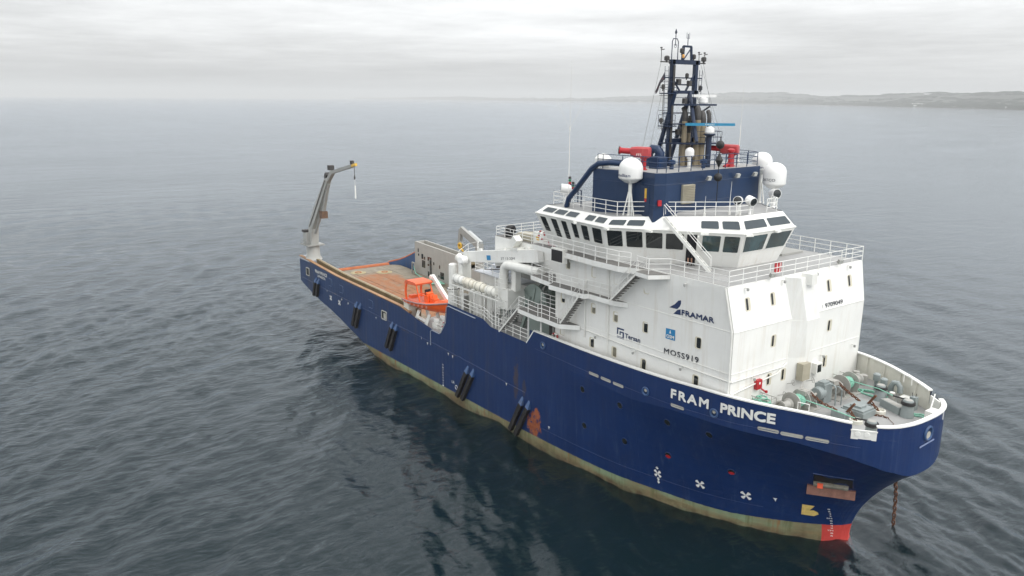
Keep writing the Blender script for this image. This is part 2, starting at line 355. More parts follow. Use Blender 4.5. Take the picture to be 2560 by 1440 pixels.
# ============================================================ far coast and haze
def pix_ground(u, depr_px, z=0.0):
    """bearing of an image column and the distance given by its depression below eye level"""
    a = math.atan((u-1280)/2042.0); d = 29/(depr_px/1986.0)
    ang = R(36.55); hx, hy = -math.cos(ang), math.sin(ang); rx, ry = math.sin(ang), math.cos(ang)
    dx, dy = hx*math.cos(a)+rx*math.sin(a), hy*math.cos(a)+ry*math.sin(a)
    return 25.45+dx*d, -47.32+dy*d, dx, dy, d
def make_coast():
    FIELD = mat('coast_fields', (.035,.042,.032), .9, .6, .004, dirt=(.10,.10,.075), damt=.6, dscale=(.004,.004,.004))
    WOOD = mat('far_wood', (.02,.028,.02), .95, .4, .02)
    rnd = random.Random(5)
    # shoreline: column, depression in pixels, hill height (m) and reach inland
    ctrl = [(880,3.6,20,900),(1000,4.0,26,900),(1150,4.7,60,1500),(1280,5.2,30,1500),(1420,5.6,34,1600),(1600,6.4,60,1600),(1750,7.2,110,1700),(1900,8.0,96,1500),(2050,9.2,70,1400),(2200,11,62,1400),(2330,12.6,84,1300),(2450,14.0,72,1200),(2600,16.0,62,1100),(2900,20,56,1000)]
    us = np.linspace(880, 2900, 150); cu = [c[0] for c in ctrl]
    v = []; rows = [(0,-1.2),(6,1.5),(60,6),(180,.16),(330,.30),(520,.5),(700,.72),(860,.9),(1000,1.0),(1300,.82)]
    h1 = rnd.random()
    for u in us:
        dep = np.interp(u, cu, [c[1] for c in ctrl]); H = np.interp(u, cu, [c[2] for c in ctrl]); reach = np.interp(u, cu, [c[3] for c in ctrl])
        x, y, dx, dy, d = pix_ground(u, dep)
        for k, (t, hh) in enumerate(rows):
            t2 = t if k < 3 else t/1000*reach
            w = 1+.10*math.sin(u*.021+k*.7)+.08*math.sin(u*.047+k*1.9+1)+.05*math.sin(u*.11+k)
            z = hh if k < 3 else hh*H*w
            v.append((x+dx*t2, y+dy*t2, z))
    m = len(rows); f = [(i*m+j, (i+1)*m+j, (i+1)*m+j+1, i*m+j+1) for i in range(len(us)-1) for j in range(m-1)]
    MB().add(v, f).build('coast_hills', FIELD, kind='structure')
    # hedges and woods: uneven dark clumps along the shore and on the ridges, one mass
    mb = MB()
    for _ in range(1300):
        u = rnd.uniform(1300, 2900); i = min(len(us)-2, int((u-880)/(2900-880)*(len(us)-1))); j = rnd.choice([2,2,2,3,3,4,5,7,8])
        p = Vector(v[i*m+j]).lerp(Vector(v[(i+1)*m+j]), rnd.random()).lerp(Vector(v[i*m+j+1]), rnd.random()*.5)
        _, _, dx, dy, d = pix_ground(u, 10); L = rnd.uniform(10, 60)*(1.6 if j > 5 else 1); hgt = rnd.uniform(5, 12)
        tx, ty = -dy, dx; ring = []
        for s in range(7):
            a = s/6*2-1; ring.append((p.x+tx*L*a, p.y+ty*L*a, p.z+hgt*(1-a*a)*rnd.uniform(.6, 1)))
        back = [(q[0]+dx*25, q[1]+dy*25, p.z-2) for q in ring]; frt = [(q[0]-dx*8, q[1]-dy*8, p.z-3) for q in ring]
        mb.loft([frt, ring, back], cap=False, closed=False)
    mb.build('far_woods', WOOD, kind='stuff', label='dark hedges and woods along the far shore', smooth=False)
    WALLF = mat('far_wall', (.7,.7,.67), .7, .1, .1); ROOFF = mat('far_roof', (.45,.46,.47), .6, .1, .1)
    names = {1600:'long white farm sheds beside the shore in the haze', 1625:'small white shed next to the long shore sheds', 1672:'white cottage standing alone on the hazy shore', 2005:'pale barn on the slope behind the far shore',
             2110:'row of pale cottages below the wooded hill', 2230:'long low white glasshouse on the near headland slope', 2300:'second pale shed beside the long glasshouse', 2330:'very long white glasshouse below the dark hill', 2450:'cluster barn right by the headland shore', 2505:'bright white glasshouse at the end of the headland', 2290:'grey harbour shed on the headland shoreline', 2530:'low dark roofed house by the headland water'}
    spec = [(1600,70,5,2),(1625,30,5,2),(1672,22,5,2),(2005,40,6,3),(2110,50,5,2),(2230,90,4,3),(2300,30,4,3),(2330,150,4,3),(2450,30,5,2),(2505,90,4,3),(2290,30,5,2),(2530,24,5,2)]
    for u, L, hgt, j in spec:
        i = min(len(us)-2, int((u-880)/(2900-880)*(len(us)-1))); p = Vector(v[i*m+j]); _, _, dx, dy, d = pix_ground(u, 10); tx, ty = -dy, dx
        t = thing('shore_building', names[u], 'building', (p.x, p.y, p.z-3), group='buildings on the far shore'); 
        W = 12; c = lambda a, b, z: (tx*a+dx*b, ty*a+dy*b, z)
        MB().add([c(-L/2,-W/2,0),c(L/2,-W/2,0),c(L/2,W/2,0),c(-L/2,W/2,0),c(-L/2,-W/2,hgt),c(L/2,-W/2,hgt),c(L/2,W/2,hgt),c(-L/2,W/2,hgt)],[(0,1,5,4),(1,2,6,5),(2,3,7,6),(3,0,4,7)]).build('wall', WALLF, t, False)
        MB().add([c(-L/2-.5,-W/2-.5,hgt-.2),c(L/2+.5,-W/2-.5,hgt-.2),c(L/2+.5,0,hgt+1.5),c(-L/2-.5,0,hgt+1.5),c(-L/2-.5,W/2+.5,hgt-.2),c(L/2+.5,W/2+.5,hgt-.2)],[(0,1,2,3),(3,2,5,4),(0,3,4),(1,5,2)]).build('roof', WALLF if L > 100 else ROOFF, t, False)
make_coast()
def make_haze():
    m = bpy.data.materials.new('haze_air'); m.use_nodes = True; nt = m.node_tree; nt.nodes.clear()
    pv = nt.nodes.new('ShaderNodeVolumePrincipled'); pv.inputs['Color'].default_value = (.93,.95,.96,1); pv.inputs['Density'].default_value = HAZE; pv.inputs['Anisotropy'].default_value = 0
    o = nt.nodes.new('ShaderNodeOutputMaterial'); nt.links.new(pv.outputs[0], o.inputs['Volume'])
    MB().box((-15900,-15900,-6), (15900,15900,170)).build('haze', m, smooth=False, kind='stuff')
HAZE = 1.45e-4
make_haze()
# ============================================================ the ship: hull
SHIP = thing('supply_ship', 'navy blue and white offshore supply ship lying at anchor on the grey sea', 'ship')
def hull_material():
    m = bpy.data.materials.new('hull_paint'); m.use_nodes = True; nt = m.node_tree; N = nt.nodes; L = nt.links; b = N['Principled BSDF']
    tc = N.new('ShaderNodeTexCoord'); P = tc.outputs['Object']; sp = N.new('ShaderNodeSeparateXYZ'); L.new(P, sp.inputs[0])
    def noise(scale, vec=(1,1,1), detail=5, rough=.6):
        mp = N.new('ShaderNodeMapping'); mp.inputs['Scale'].default_value = vec; L.new(P, mp.inputs['Vector'])
        n = N.new('ShaderNodeTexNoise'); n.inputs['Scale'].default_value = scale; n.inputs['Detail'].default_value = detail; n.inputs['Roughness'].default_value = rough; L.new(mp.outputs[0], n.inputs['Vector']); return n.outputs['Fac']
    def ramp(f, stops):
        r = N.new('ShaderNodeValToRGB'); e = r.color_ramp.elements
        while len(e) < len(stops): e.new(.5)
        for k, (p, c) in enumerate(stops): e[k].position = p; e[k].color = (*c, 1) if len(c) == 3 else c
        L.new(f, r.inputs['Fac']); return r.outputs['Color']
    def rng(f, a, b_, c=0., d=1.):
        n = N.new('ShaderNodeMapRange'); n.inputs['From Min'].default_value = a; n.inputs['From Max'].default_value = b_; n.inputs['To Min'].default_value = c; n.inputs['To Max'].default_value = d; L.new(f, n.inputs['Value']); return n.outputs[0]
    def ma(op, a, b_):
        n = N.new('ShaderNodeMath'); n.operation = op; n.use_clamp = True
        for k, x in enumerate((a, b_)):
            if isinstance(x, (int, float)): n.inputs[k].default_value = x
            else: L.new(x, n.inputs[k])
        return n.outputs[0]
    def mix(f, a, b_):
        n = N.new('ShaderNodeMix'); n.data_type = 'RGBA'
        for k, x in (('Factor', f), ('A', a), ('B', b_)):
            if isinstance(x, (int, float)): n.inputs[k].default_value = x
            elif isinstance(x, tuple): n.inputs[k].default_value = (*x, 1)
            else: L.new(x, n.inputs[k])
        return n.outputs['Result']
    X, Z = sp.outputs['X'], sp.outputs['Z']
    aft = rng(X, -75, -25, 1, 0)
    blue = ramp(noise(.35), [(.3, (.0022,.019,.088)), (.7, (.0032,.026,.114))])
    faded = ramp(noise(.5), [(.3, (.006,.029,.092)), (.7, (.012,.043,.122))])
    blue = mix(ma('MULTIPLY', aft, .75), blue, faded)
    streak = rng(noise(1, (1.1,1.1,.08), 8, .72), .54, .74, 0, .55); blue = mix(ma('MULTIPLY', streak, rng(X, -70, 0, 1.0, .25)), blue, (.07,.055,.04))
    pale = rng(noise(1, (1.9,1.9,.1), 8, .72), .56, .76, 0, .35); blue = mix(pale, blue, (.08,.12,.2))
    # scuffed chalky marks along the deck line strake, aft
    zl = ma('ADD', rng(X, -75, -25, .55, .435), 0.0)      # strake height / 10
    dz = N.new('ShaderNodeMath'); dz.operation = 'SUBTRACT'; L.new(Z, dz.inputs[0]); zz = N.new('ShaderNodeMath'); zz.operation = 'MULTIPLY'; L.new(zl, zz.inputs[0]); zz.inputs[1].default_value = 10; L.new(zz.outputs[0], dz.inputs[1])
    ab = N.new('ShaderNodeMath'); ab.operation = 'ABSOLUTE'; L.new(dz.outputs[0], ab.inputs[0])
    near = rng(ab.outputs[0], .05, .17, 1, 0); scuff = rng(noise(1, (.55,.55,3), 6, .75), .55, .62)
    blue = mix(ma('MULTIPLY', ma('MULTIPLY', near, scuff), rng(X, -36, -30, .85, 0)), blue, (.13,.10,.065))
    # rust bleeding patch low on the side by the last fender pair
    def blob(cx, cz, rx, rz, thr):
        a = rng(X, cx-rx, cx, 0, 1); b2 = rng(X, cx, cx+rx, 1, 0); c2 = rng(Z, cz-rz, cz, 0, 1); d2 = rng(Z, cz, cz+rz, 1, 0)
        return rng(ma('MULTIPLY', ma('MULTIPLY', ma('MULTIPLY', a, b2), ma('MULTIPLY', c2, d2)), rng(noise(2.6, (1,1,.55), 8, .8), .36, .6, 0, 1.5)), thr, thr+.1)
    blue = mix(blob(-24.3, 1.75, 1.3, 1.7, .2), blue, ramp(noise(3), [(.35, (.22,.05,.02)), (.65, (.34,.11,.04))]))
    blue = mix(blob(-23.9, 2.9, .6, .9, .25), blue, (.3,.09,.04))
    blue = mix(ma('MULTIPLY', blob(-26.9, 5.2, .55, 2.6, .25), .6), blue, (.07,.045,.03))
    blue = mix(ma('MULTIPLY', blob(-25.7, 4.6, .45, 1.6, .3), .5), blue, (.07,.05,.03))
    # weathered boot topping: tan, olive, sea-green weed, rust runs
    boot = ramp(noise(.8, (.35,.35,1.6), 6, .7), [(.25, (.11,.10,.045)), (.42, (.26,.22,.115)), (.58, (.20,.28,.16)), (.75, (.32,.26,.14))])
    boot = mix(ma('MULTIPLY', rng(Z, .45, .8, 0, .8), rng(noise(.5, (1,1,.4), 5, .7), .35, .55)), boot, ramp(noise(1.4), [(.3, (.15,.24,.15)), (.7, (.24,.33,.21))]))
    boot = mix(rng(noise(.16, (1,1,.3), 4, .6), .42, .6, 0, .75), boot, ramp(noise(1.1, (1,1,3), 5), [(.3, (.10,.075,.035)), (.6, (.20,.13,.06)), (.8, (.30,.20,.10))]))
    boot = mix(rng(noise(1, (2.2,2.2,.15), 7, .7), .5, .66, 0, .7), boot, (.10,.115,.04))
    boot = mix(rng(noise(1, (.8,.8,.08), 6, .6), .60, .68, 0, .8), boot, (.26,.105,.03))
    boot = mix(ma('MULTIPLY', rng(Z, .6, .15, 0, 1), rng(noise(1.3), .35, .65, .2, 1)), boot, (.10,.07,.035))
    red = ramp(noise(1.5), [(.3, (.46,.035,.03)), (.7, (.56,.06,.045))])
    e1 = N.new('ShaderNodeMath'); e1.operation = 'GREATER_THAN'; L.new(X, e1.inputs[0]); e1.inputs[1].default_value = -.95
    boot = mix(e1.outputs[0], boot, red)
    edge = rng(noise(3, (1,1,.3), 4), .3, .7, -.02, .02)
    zt = N.new('ShaderNodeMath'); zt.operation = 'ADD'; L.new(Z, zt.inputs[0]); L.new(edge, zt.inputs[1])
    lvl = rng(X, -6, 0, .88, 1.28); gt = N.new('ShaderNodeMath'); gt.operation = 'GREATER_THAN'; L.new(zt.outputs[0], gt.inputs[0]); L.new(lvl, gt.inputs[1])
    col = mix(gt.outputs[0], boot, blue)
    L.new(col, b.inputs['Base Color']); L.new(rng(gt.outputs[0], 0, 1, .75, .36), b.inputs['Roughness'])
    bn = N.new('ShaderNodeBump'); bn.inputs['Strength'].default_value = .5; bn.inputs['Distance'].default_value = .03
    def wv(sock, per):
        a = N.new('ShaderNodeMath'); a.operation = 'MULTIPLY'; L.new(sock, a.inputs[0]); a.inputs[1].default_value = 2*math.pi/per
        c = N.new('ShaderNodeMath'); c.operation = 'SINE'; L.new(a.outputs[0], c.inputs[0]); return c.outputs[0]
    def seam(sock, per):      # narrow weld line every per metres
        a = N.new('ShaderNodeMath'); a.operation = 'PINGPONG'; L.new(sock, a.inputs[0]); a.inputs[1].default_value = per/2
        return rng(a.outputs[0], 0, .03, 1, 0)
    hsum = None
    for node, k in ((noise(.9, (1,1,.5), 3), 1.0), (wv(X, .7), .10), (wv(Z, 2.1), .08), (seam(X, 6.3), .35), (seam(Z, 2.35), .3)):
        q = N.new('ShaderNodeMath'); q.operation = 'MULTIPLY'; L.new(node, q.inputs[0]); q.inputs[1].default_value = k
        if hsum is None: hsum = q.outputs[0]
        else:
            r_ = N.new('ShaderNodeMath'); r_.operation = 'ADD'; L.new(hsum, r_.inputs[0]); L.new(q.outputs[0], r_.inputs[1]); hsum = r_.outputs[0]
    L.new(hsum, bn.inputs['Height']); L.new(bn.outputs[0], b.inputs['Normal'])
    return m
HULLM = hull_material()
NOTCH = (2.04, 3.17, 9.42)
def make_hull():
    mb = MB()
    xs = sorted(set([-75.4,-75.2]+[p[0] for p in TOP[1:-1]]+[p[0] for p in ZB[1:-1] if p[0] < -25]+list(np.arange(-73, -25, 1.5))+[-25.0]))
    xs = [x for x in xs if -75.4 <= x <= -25]
    for s in (-1, 1):
        rings = []
        for x in xs:
            zb, zt = zbot(x), ztop(x); h = hb(x, 5)
            if s > 0 and x < -69.4: zt = float(np.interp(x, [-75.4,-74.6,-73,-71,-69.4], [5.75,6.1,6.9,7.9,9.2]))
            ring = [(x, 0, zb-1.0), (x, s*(h-1.6), zb-.35), (x, s*(h-.35), zb-.12)]
            ring += [(x, s*hb(x, z), z) for z in np.linspace(zb, zt, 16)]
            rings.append(ring)
        mb.loft(rings, cap=False, closed=False)
        ts = np.arange(NT); ns = []
        for t in ts:
            kz, dz = KN[t,2], DK[t,2]
            zs = [-3,-1.8,-.9,-.4,0]+list(kz*np.linspace(.07, 1, 14))+[8.9,NOTCH[2],dz]
            ns.append([(lambda p, z=z: (float(p[0]), s*float(p[1]), z))(fore(np.array([float(t)]), np.array([z])) if True else 0) for z in zs])
        ns = [[(float(np.ravel(p[0])[0]), float(np.ravel(p[1])[0]), p[2]) for p in r] for r in NSFIX(ns)]
        k = len(ns[0])
        for a, b in zip(ns[:-1], ns[1:]):
            xm = (a[-1][0]+b[-1][0])/2
            for j in range(k-1):
                if j == k-2 and NOTCH[0] < xm < NOTCH[1]: continue
                if (Vector(a[j])-Vector(b[j])).length < 1e-6 and (Vector(a[j+1])-Vector(b[j+1])).length < 1e-6: continue
                mb.add([a[j], b[j], b[j+1], a[j+1]], [(0,1,2,3)])
    # transom
    x = -75.4; mb.add([(x,-8,8.33),(x,-8,5),(x,-6.4,4.65),(x,0,4.0),(x,6.4,4.65),(x,8,5),(x,8,5.75),(x,5.9,5.7),(x,5.4,5.5),(x,-5.4,5.5),(x,-5.9,6.2)], [tuple(range(11))])
    return mb.build('hull', HULLM, SHIP)
def NSFIX(n): return n
HULL = make_hull()
def hpt(X, z, off=0.0, s=-1):
    e = .05; p = Vector((X, -hb(X, z), z)); tx = Vector((2*e, -(hb(X+e, z)-hb(X-e, z)), 0)).normalized(); tz = Vector((0, -(hb(X, z+e)-hb(X, z-e)), 2*e)).normalized()
    n = tx.cross(tz).normalized()
    if n.y > 0: n = -n
    p = p+n*off
    if s > 0: p.y = -p.y; n.y = -n.y; tx.y = -tx.y; tz.y = -tz.y
    return p, n, tx, tz
def hull_text(name, body, x0, x1, z0, h, bold=0.0, slope=0.0, m=LETTER, parent=None, space=1.0):
    mb = MB(); sh = bold_shifts(bold*h); v, f = fit_text(body, x1-x0-bold*h, h-bold*h, 0, space)
    for k, (du, dv) in enumerate(sh): mb.add([hpt(x0+u+du, z0+w+dv+slope*u, .018+.002*k)[0] for u, w in v], f)
    return mb.build(name, m, parent or HULL, False)
# strakes and weld lines standing slightly proud
def strake(name, x0, x1, zf, r, m, dx=.8, off=0.0):
    xs = np.arange(x0, x1+.01, dx); MB().path([hpt(float(x), zf(float(x)), off)[0] for x in xs], r, 6).build(name, m, HULL)
zstr = lambda x: float(np.interp(x, [-75,-70,-58,-40,-25,-12], [5.55,5.36,5.13,4.9,4.36,3.4]))
strake('rubbing_strake', -74.8, -25, zstr, .045, HULLM, 1.2)
strake('weld_seam', -24.2, 2.6, lambda x: float(np.interp(x, [-24,-16.7,-8.5,-2.1,2.6], [8.72,8.68,8.72,8.97,8.85])), .022, HULLM, .4)
strake('weld_seam', -72, -41.6, lambda x: ztop(x)-.22, .02, HULLM, 1.0)
strake('weld_seam', -24, -4, lambda x: 1.9, .016, HULLM, .8)
def pipe_edge():      # half-round edging round the boat recess
    xz = [(-41.35,4.6),(-41.35,6.05),(-41.1,6.25),(-39.65,6.2),(-39.3,6.4),(-38.55,7.6),(-38.2,9.25),(-37.9,9.42),(-33.2,9.27)]
    MB().path([hpt(x, z, .03)[0] for x, z in xz], .05, 6).build('recess_edging', mat('grey_blue_edging', (.3,.34,.4), .5, .15, 2), HULL)
pipe_edge()
def round_rect(w, h, r, n=4):
    out = []
    for cx, cy, a0 in ((w/2-r, h/2-r, 0), (-w/2+r, h/2-r, 90), (-w/2+r, -h/2+r, 180), (w/2-r, -h/2+r, 270)):
        for i in range(n+1): a = R(a0+90*i/n); out.append((cx+r*math.cos(a), cy+r*math.sin(a)))
    return out
SLOT = mat('slot_light_steel', (.42,.41,.36), .6, .12, 2, dirt=(.25,.17,.1), damt=.3)
def slot(X, z, w=1.15, h=.26):
    ring = round_rect(w, h, h/2-.005); mb = MB(); n = len(ring)
    a = [hpt(X+u, z+v, .018)[0] for u, v in ring]; mb.add(a, [tuple(range(n))], 0)
    mb.path(a, .02, 5, 1, True); mb.build('freeing_port', [SLOT, HULLM], HULL)
for X_, z_ in ((-16.68,8.68),(-15.35,8.67),(-14.01,8.66),(-8.48,8.72)): slot(X_, z_)
for X_, z_ in ((-2.11,8.98),(-.82,8.95),(.5,8.94)): slot(X_, z_, 1.25, .27)
def porthole(X, z, red=False):
    p, n, tx, tz = hpt(X, z, .01); mb = MB(); mb.torus(p, n, .27, .035, 18, 6, 0); mb.lathe(p, [(.26,-.02),(.26,.012)], 18, 1, n)
    if red:
        q = p-tz*.1+n*.016; mb.add([q+tx*(.21*math.cos(a))+tz*(.14*math.sin(a)) for a in np.linspace(0, 6.28, 14)[:-1]], [tuple(range(13))], 2)
    mb.build('porthole', [HULLM, GLASS, RED], HULL)
for X_, z_ in ((-18.04,7.05),(-13.92,7.05),(-9.57,7.12),(-6.24,7.28),(-17.96,3.99),(-13.77,4.13)): porthole(X_, z_)
for X_, z_ in ((-10.07,4.22),(-5.53,4.38)): porthole(X_, z_, True)
def fairlead(X, z, r=.36, inner=True, s=-1, pm=None):
    p, n, tx, tz = hpt(X, z, .03, s); mb = MB(); mb.torus(p, n, r, .075, 20, 8, 0); mb.lathe(p, [(r,-.3),(r*.95,-.02)], 20, 1, n)
    mb.lathe(p+tz*.1+n*.005, [(r*.5,-.05),(r*.48,-.01)], 14, 2, n)
    mb.build('mooring_pipe', [BLUE_IN, BLUE, SLOT], HULL)
for X_, z_, r_ in ((-23.1,9.28,.27),(-11.31,8.98,.27),(-5.6,9.15,.26)): fairlead(X_, z_, r_)
def bow_ring():
    p = Vector((4.37, .0, 9.3)); n = Vector((1,0,0)); mb = MB(); mb.torus(p, n, .42, .09, 22, 8, 0); mb.lathe(p, [(.42,-.3),(.4,.0)], 20, 1, n); mb.lathe(p+Vector((.01,.04,-.12)), [(.26,-.05),(.24,.0)], 14, 2, n)
    mb.build('mooring_pipe', [BLUE_IN, BLUE, SLOT], HULL)
    MB().beam((4.4,-.95,8.62), (4.4,.75,8.72), .05, .08).build('bow_mark', mat('faded_mark', (.2,.25,.4), .5, .1, 3), HULL)
bow_ring()
# lettering
hull_text('ship_name', 'FRAM', -9.07, -6.03, 9.2, .67, .11, .033, LETTER, space=1.25)
hull_text('ship_name', 'PRINCE', -5.16, -1.74, 9.34, .69, .11, .03)
hull_text('stern_name', 'FRAM PRINCE', -70.3, -66.6, 6.95, .42, .1)
hull_text('stern_port', 'LIMASSOL', -69.6, -67.1, 6.5, .3, .08)
def thruster_mark(X, z, r=.32, extra=None):
    mb = MB()
    for k in range(4):
        a0 = R(45+90*k); pts = []
        for a, rr in ((a0-.36, .98), (a0-.12, 1.02), (a0+.12, 1.02), (a0+.36, .98)): pts.append((r*rr*math.cos(a), r*rr*math.sin(a)))
        pts = [(.04*math.cos(a0+.9), .04*math.sin(a0+.9)), (.04*math.cos(a0-.9), .04*math.sin(a0-.9))]+pts
        mb.add([hpt(X+u*1.0, z+v, .02)[0] for u, v in pts], [tuple(range(6))])
    if extra:
        for du, dv, w, h in extra: mb.add([hpt(X+du+u*w, z+dv+v*h, .02)[0] for u, v in ((-.5,0),(.5,0),(0,-1))], [(0,1,2)]); mb.add([hpt(X+du+u*w*.5, z+dv+v*h+.02, .02)[0] for u, v in ((-.5,0),(.5,0),(.5,.5),(-.5,.5))], [(0,1,2,3)])
    mb.build('thruster_mark', LETTER, HULL, False)
thruster_mark(-11.15, 2.31, .33, [(0,.48,.28,.13),(.02,-.42,.26,.16),(.02,-.68,.26,.16)])
thruster_mark(-7.88, 2.57, .36); thruster_mark(-4.94, 2.57, .36)
thruster_mark(-65.74, 4.5, .36); thruster_mark(-63.21, 4.4, .36)
def arrow_mark(X, z, w=.32):
    MB().add([hpt(X+u, z+v, .02)[0] for u, v in ((-w/2,.1),(w/2,.1),(w*.2,.0),(0,-.2),(-w*.2,0))], [(0,1,2,3,4)]).build('white_mark', LETTER, HULL, False)
for X_, z_ in ((-3.23,2.76),(-28.3,4.35),(-22.3,2.3),(-38,4.55),(-37.2,4.5),(-53.4,4.7),(-51.9,5.0),(-66.8,5.2),(-62.5,4.95),(-60.7,4.85),(-43.2,4.9),(-42,4.6)): arrow_mark(X_, z_, .26)
def yellow_mark():
    o = [(-1.77,2.76),(-1.13,2.76),(-1.46,2.3),(-1.25,2.36),(-1.06,2.22),(-1.04,2.05),(-1.29,1.86),(-1.93,1.87)]
    MB().add([hpt(x, z, .03)[0] for x, z in o], [tuple(range(8))]).build('bulbous_bow_mark', mat('yellow_mark_paint', (.72,.52,.16), .6, .2, 4), HULL, False)
yellow_mark()
for k, ch in enumerate(['6','8M','2','4','6','8','8M','2','4','6','8','8','7M','8']):
    pass
for k, ch in enumerate(['8','6','4','2','8M','8','6','4','2','7M','8','6']):
    z = 2.55-k*.2; hull_text('draught_mark', ch, -.54-(.14 if len(ch) > 1 else 0), -.42, z, .10)
for k in range(9): hull_text('draught_mark', '%d' % ((9-k) % 10), -39.15, -38.95, 3.05-k*.27, .15)
hull_text('load_line_mark', 'LR', -37.4, -36.9, 1.75, .25); MB().torus(hpt(-36.6, 1.5, .02)[0], (0,-1,0), .2, .025, 16, 4).build('load_line_mark', LETTER, HULL)
# small framed openings and hatch outlines in the after side
def side_opening(X, z, w, h):
    mb = MB(); ring = round_rect(w, h, .1); n = len(ring); mb.add([hpt(X+u, z+v, .012)[0] for u, v in ring], [tuple(range(n))], 0)
    mb.path([hpt(X+u, z+v, .02)[0] for u, v in ring], .06, 6, 1, True); ring2 = round_rect(w*.45, h*.7, .06); mb.add([hpt(X+u+w*.12, z+v-.05, .02)[0] for u, v in ring2], [tuple(range(len(ring2)))], 2)
    mb.build('mooring_opening', [GLASS, SLOT, SLOT if X > -60 else BLACK], HULL)
side_opening(-72.8, 6.6, 1.0, 1.0); side_opening(-51.4, 5.45, 1.15, .95)
for X_, z_ in ((-65.7,6.5),(-62.5,6.25),(-54.6,6.05)):
    MB().path([hpt(X_+u, z_+v, .015)[0] for u, v in ((-.5,.45),(.35,.45),(.5,.3),(.5,-.3),(.35,-.45),(-.5,-.45))], .018, 4).build('hatch_outline', mat('chalk_line', (.16,.22,.33), .6, .2, 3) if 'chalk_line' not in MATS else MATS['chalk_line'], HULL)
# raked rubber fenders with blue steel heads
for (xt, zt_, xb, zb_) in ((-70.0,6.1,-70.75,3.85),(-69.2,6.08,-69.85,3.9),(-58.2,5.35,-59.35,2.45),(-57.25,5.36,-58.5,2.4),(-49.4,4.92,-50.8,1.95),(-48.5,4.88,-49.9,1.85),(-34.5,4.03,-36.2,.75),(-33.55,3.99,-35.3,.7),(-25.9,3.63,-27.45,.4),(-24.95,3.57,-26.65,.2)):
    a, b = hpt(xt, zt_-.35, .16)[0], hpt(xb, zb_, .16)[0]; d = (a-b).normalized()
    f = MB().beam(b, a, .42, .36, 0, (0,-1,0)).build('fender', FENDER, HULL, False)
    mb = MB(); sd = d.cross(Vector((0,-1,0))).normalized()
    for k in range(7):
        q = b.lerp(a, (k+.5)/7); mb.beam(q-sd*.24, q+sd*.24, .1, .40, 0, (0,-1,0))
    mb.v = [tuple(p) for p in mb.v]; 
    hd = MB(); p0 = a+d*.002; q0 = hpt(xt, zt_+.25, .0)[0]
    hd.add([p0-sd*.23+Vector((0,-.19,0)), p0+sd*.23+Vector((0,-.19,0)), p0+sd*.23+Vector((0,.14,0)), p0-sd*.23+Vector((0,.14,0)), q0-sd*.1, q0+sd*.1], [(0,1,5,4),(1,2,5),(3,0,4),(2,3,4,5),(0,3,2,1)])
    hd.build('fender_head', BLUE_IN, HULL, False)
# anchor pocket: dark recess, sill plate and stowed anchor crown
def anchor_pocket():
    c = [hpt(x, z, .02)[0] for x, z in ((-.8,4.85),(1.2,4.95),(1.6,5.95),(-.5,5.85))]
    mb = MB(); mb.add(c, [(0,1,2,3)], 0); n = Vector((.45,-.75,-.2)).normalized()
    mb.path([c[0], c[3], c[2], c[1]], .05, 6, 1); mb.build('anchor_pocket', [BLACK, HULLM], HULL, False)
    a, b = hpt(-1.18, 4.5, .14)[0], hpt(1.15, 4.5, .14)[0]
    mb = MB(); up = (b-a).normalized().cross(Vector((n.x, n.y, 0))).normalized()
    mb.obox((a+b)/2, (b-a)/2, n*.2, up*.3); mb.build('anchor_sill', mat('sill_rust', (.27,.13,.095), .7, .3, 2, dirt=(.12,.07,.05), damt=.6), HULL, False)
    a, b = hpt(-.7, 5.05, .14)[0], hpt(1.05, 5.1, .14)[0]
    MB().tube(a, b, .17, 8).tube(a.lerp(b,.3)-up*.02, a.lerp(b,.3)+Vector((0,.5,.55)), .12, 8).build('anchor_crown', mat('anchor_steel', (.2,.19,.15), .7, .35, 3, dirt=(.1,.05,.03), damt=.5), HULL)
    p = a.lerp(b, .2)+n*.14; MB().obox(p, (b-a).normalized()*.17, n*.06, up*.15).build('anchor_tag', mat('anchor_orange', (.85,.12,.05), .5, .1, 3), HULL, False)
anchor_pocket()
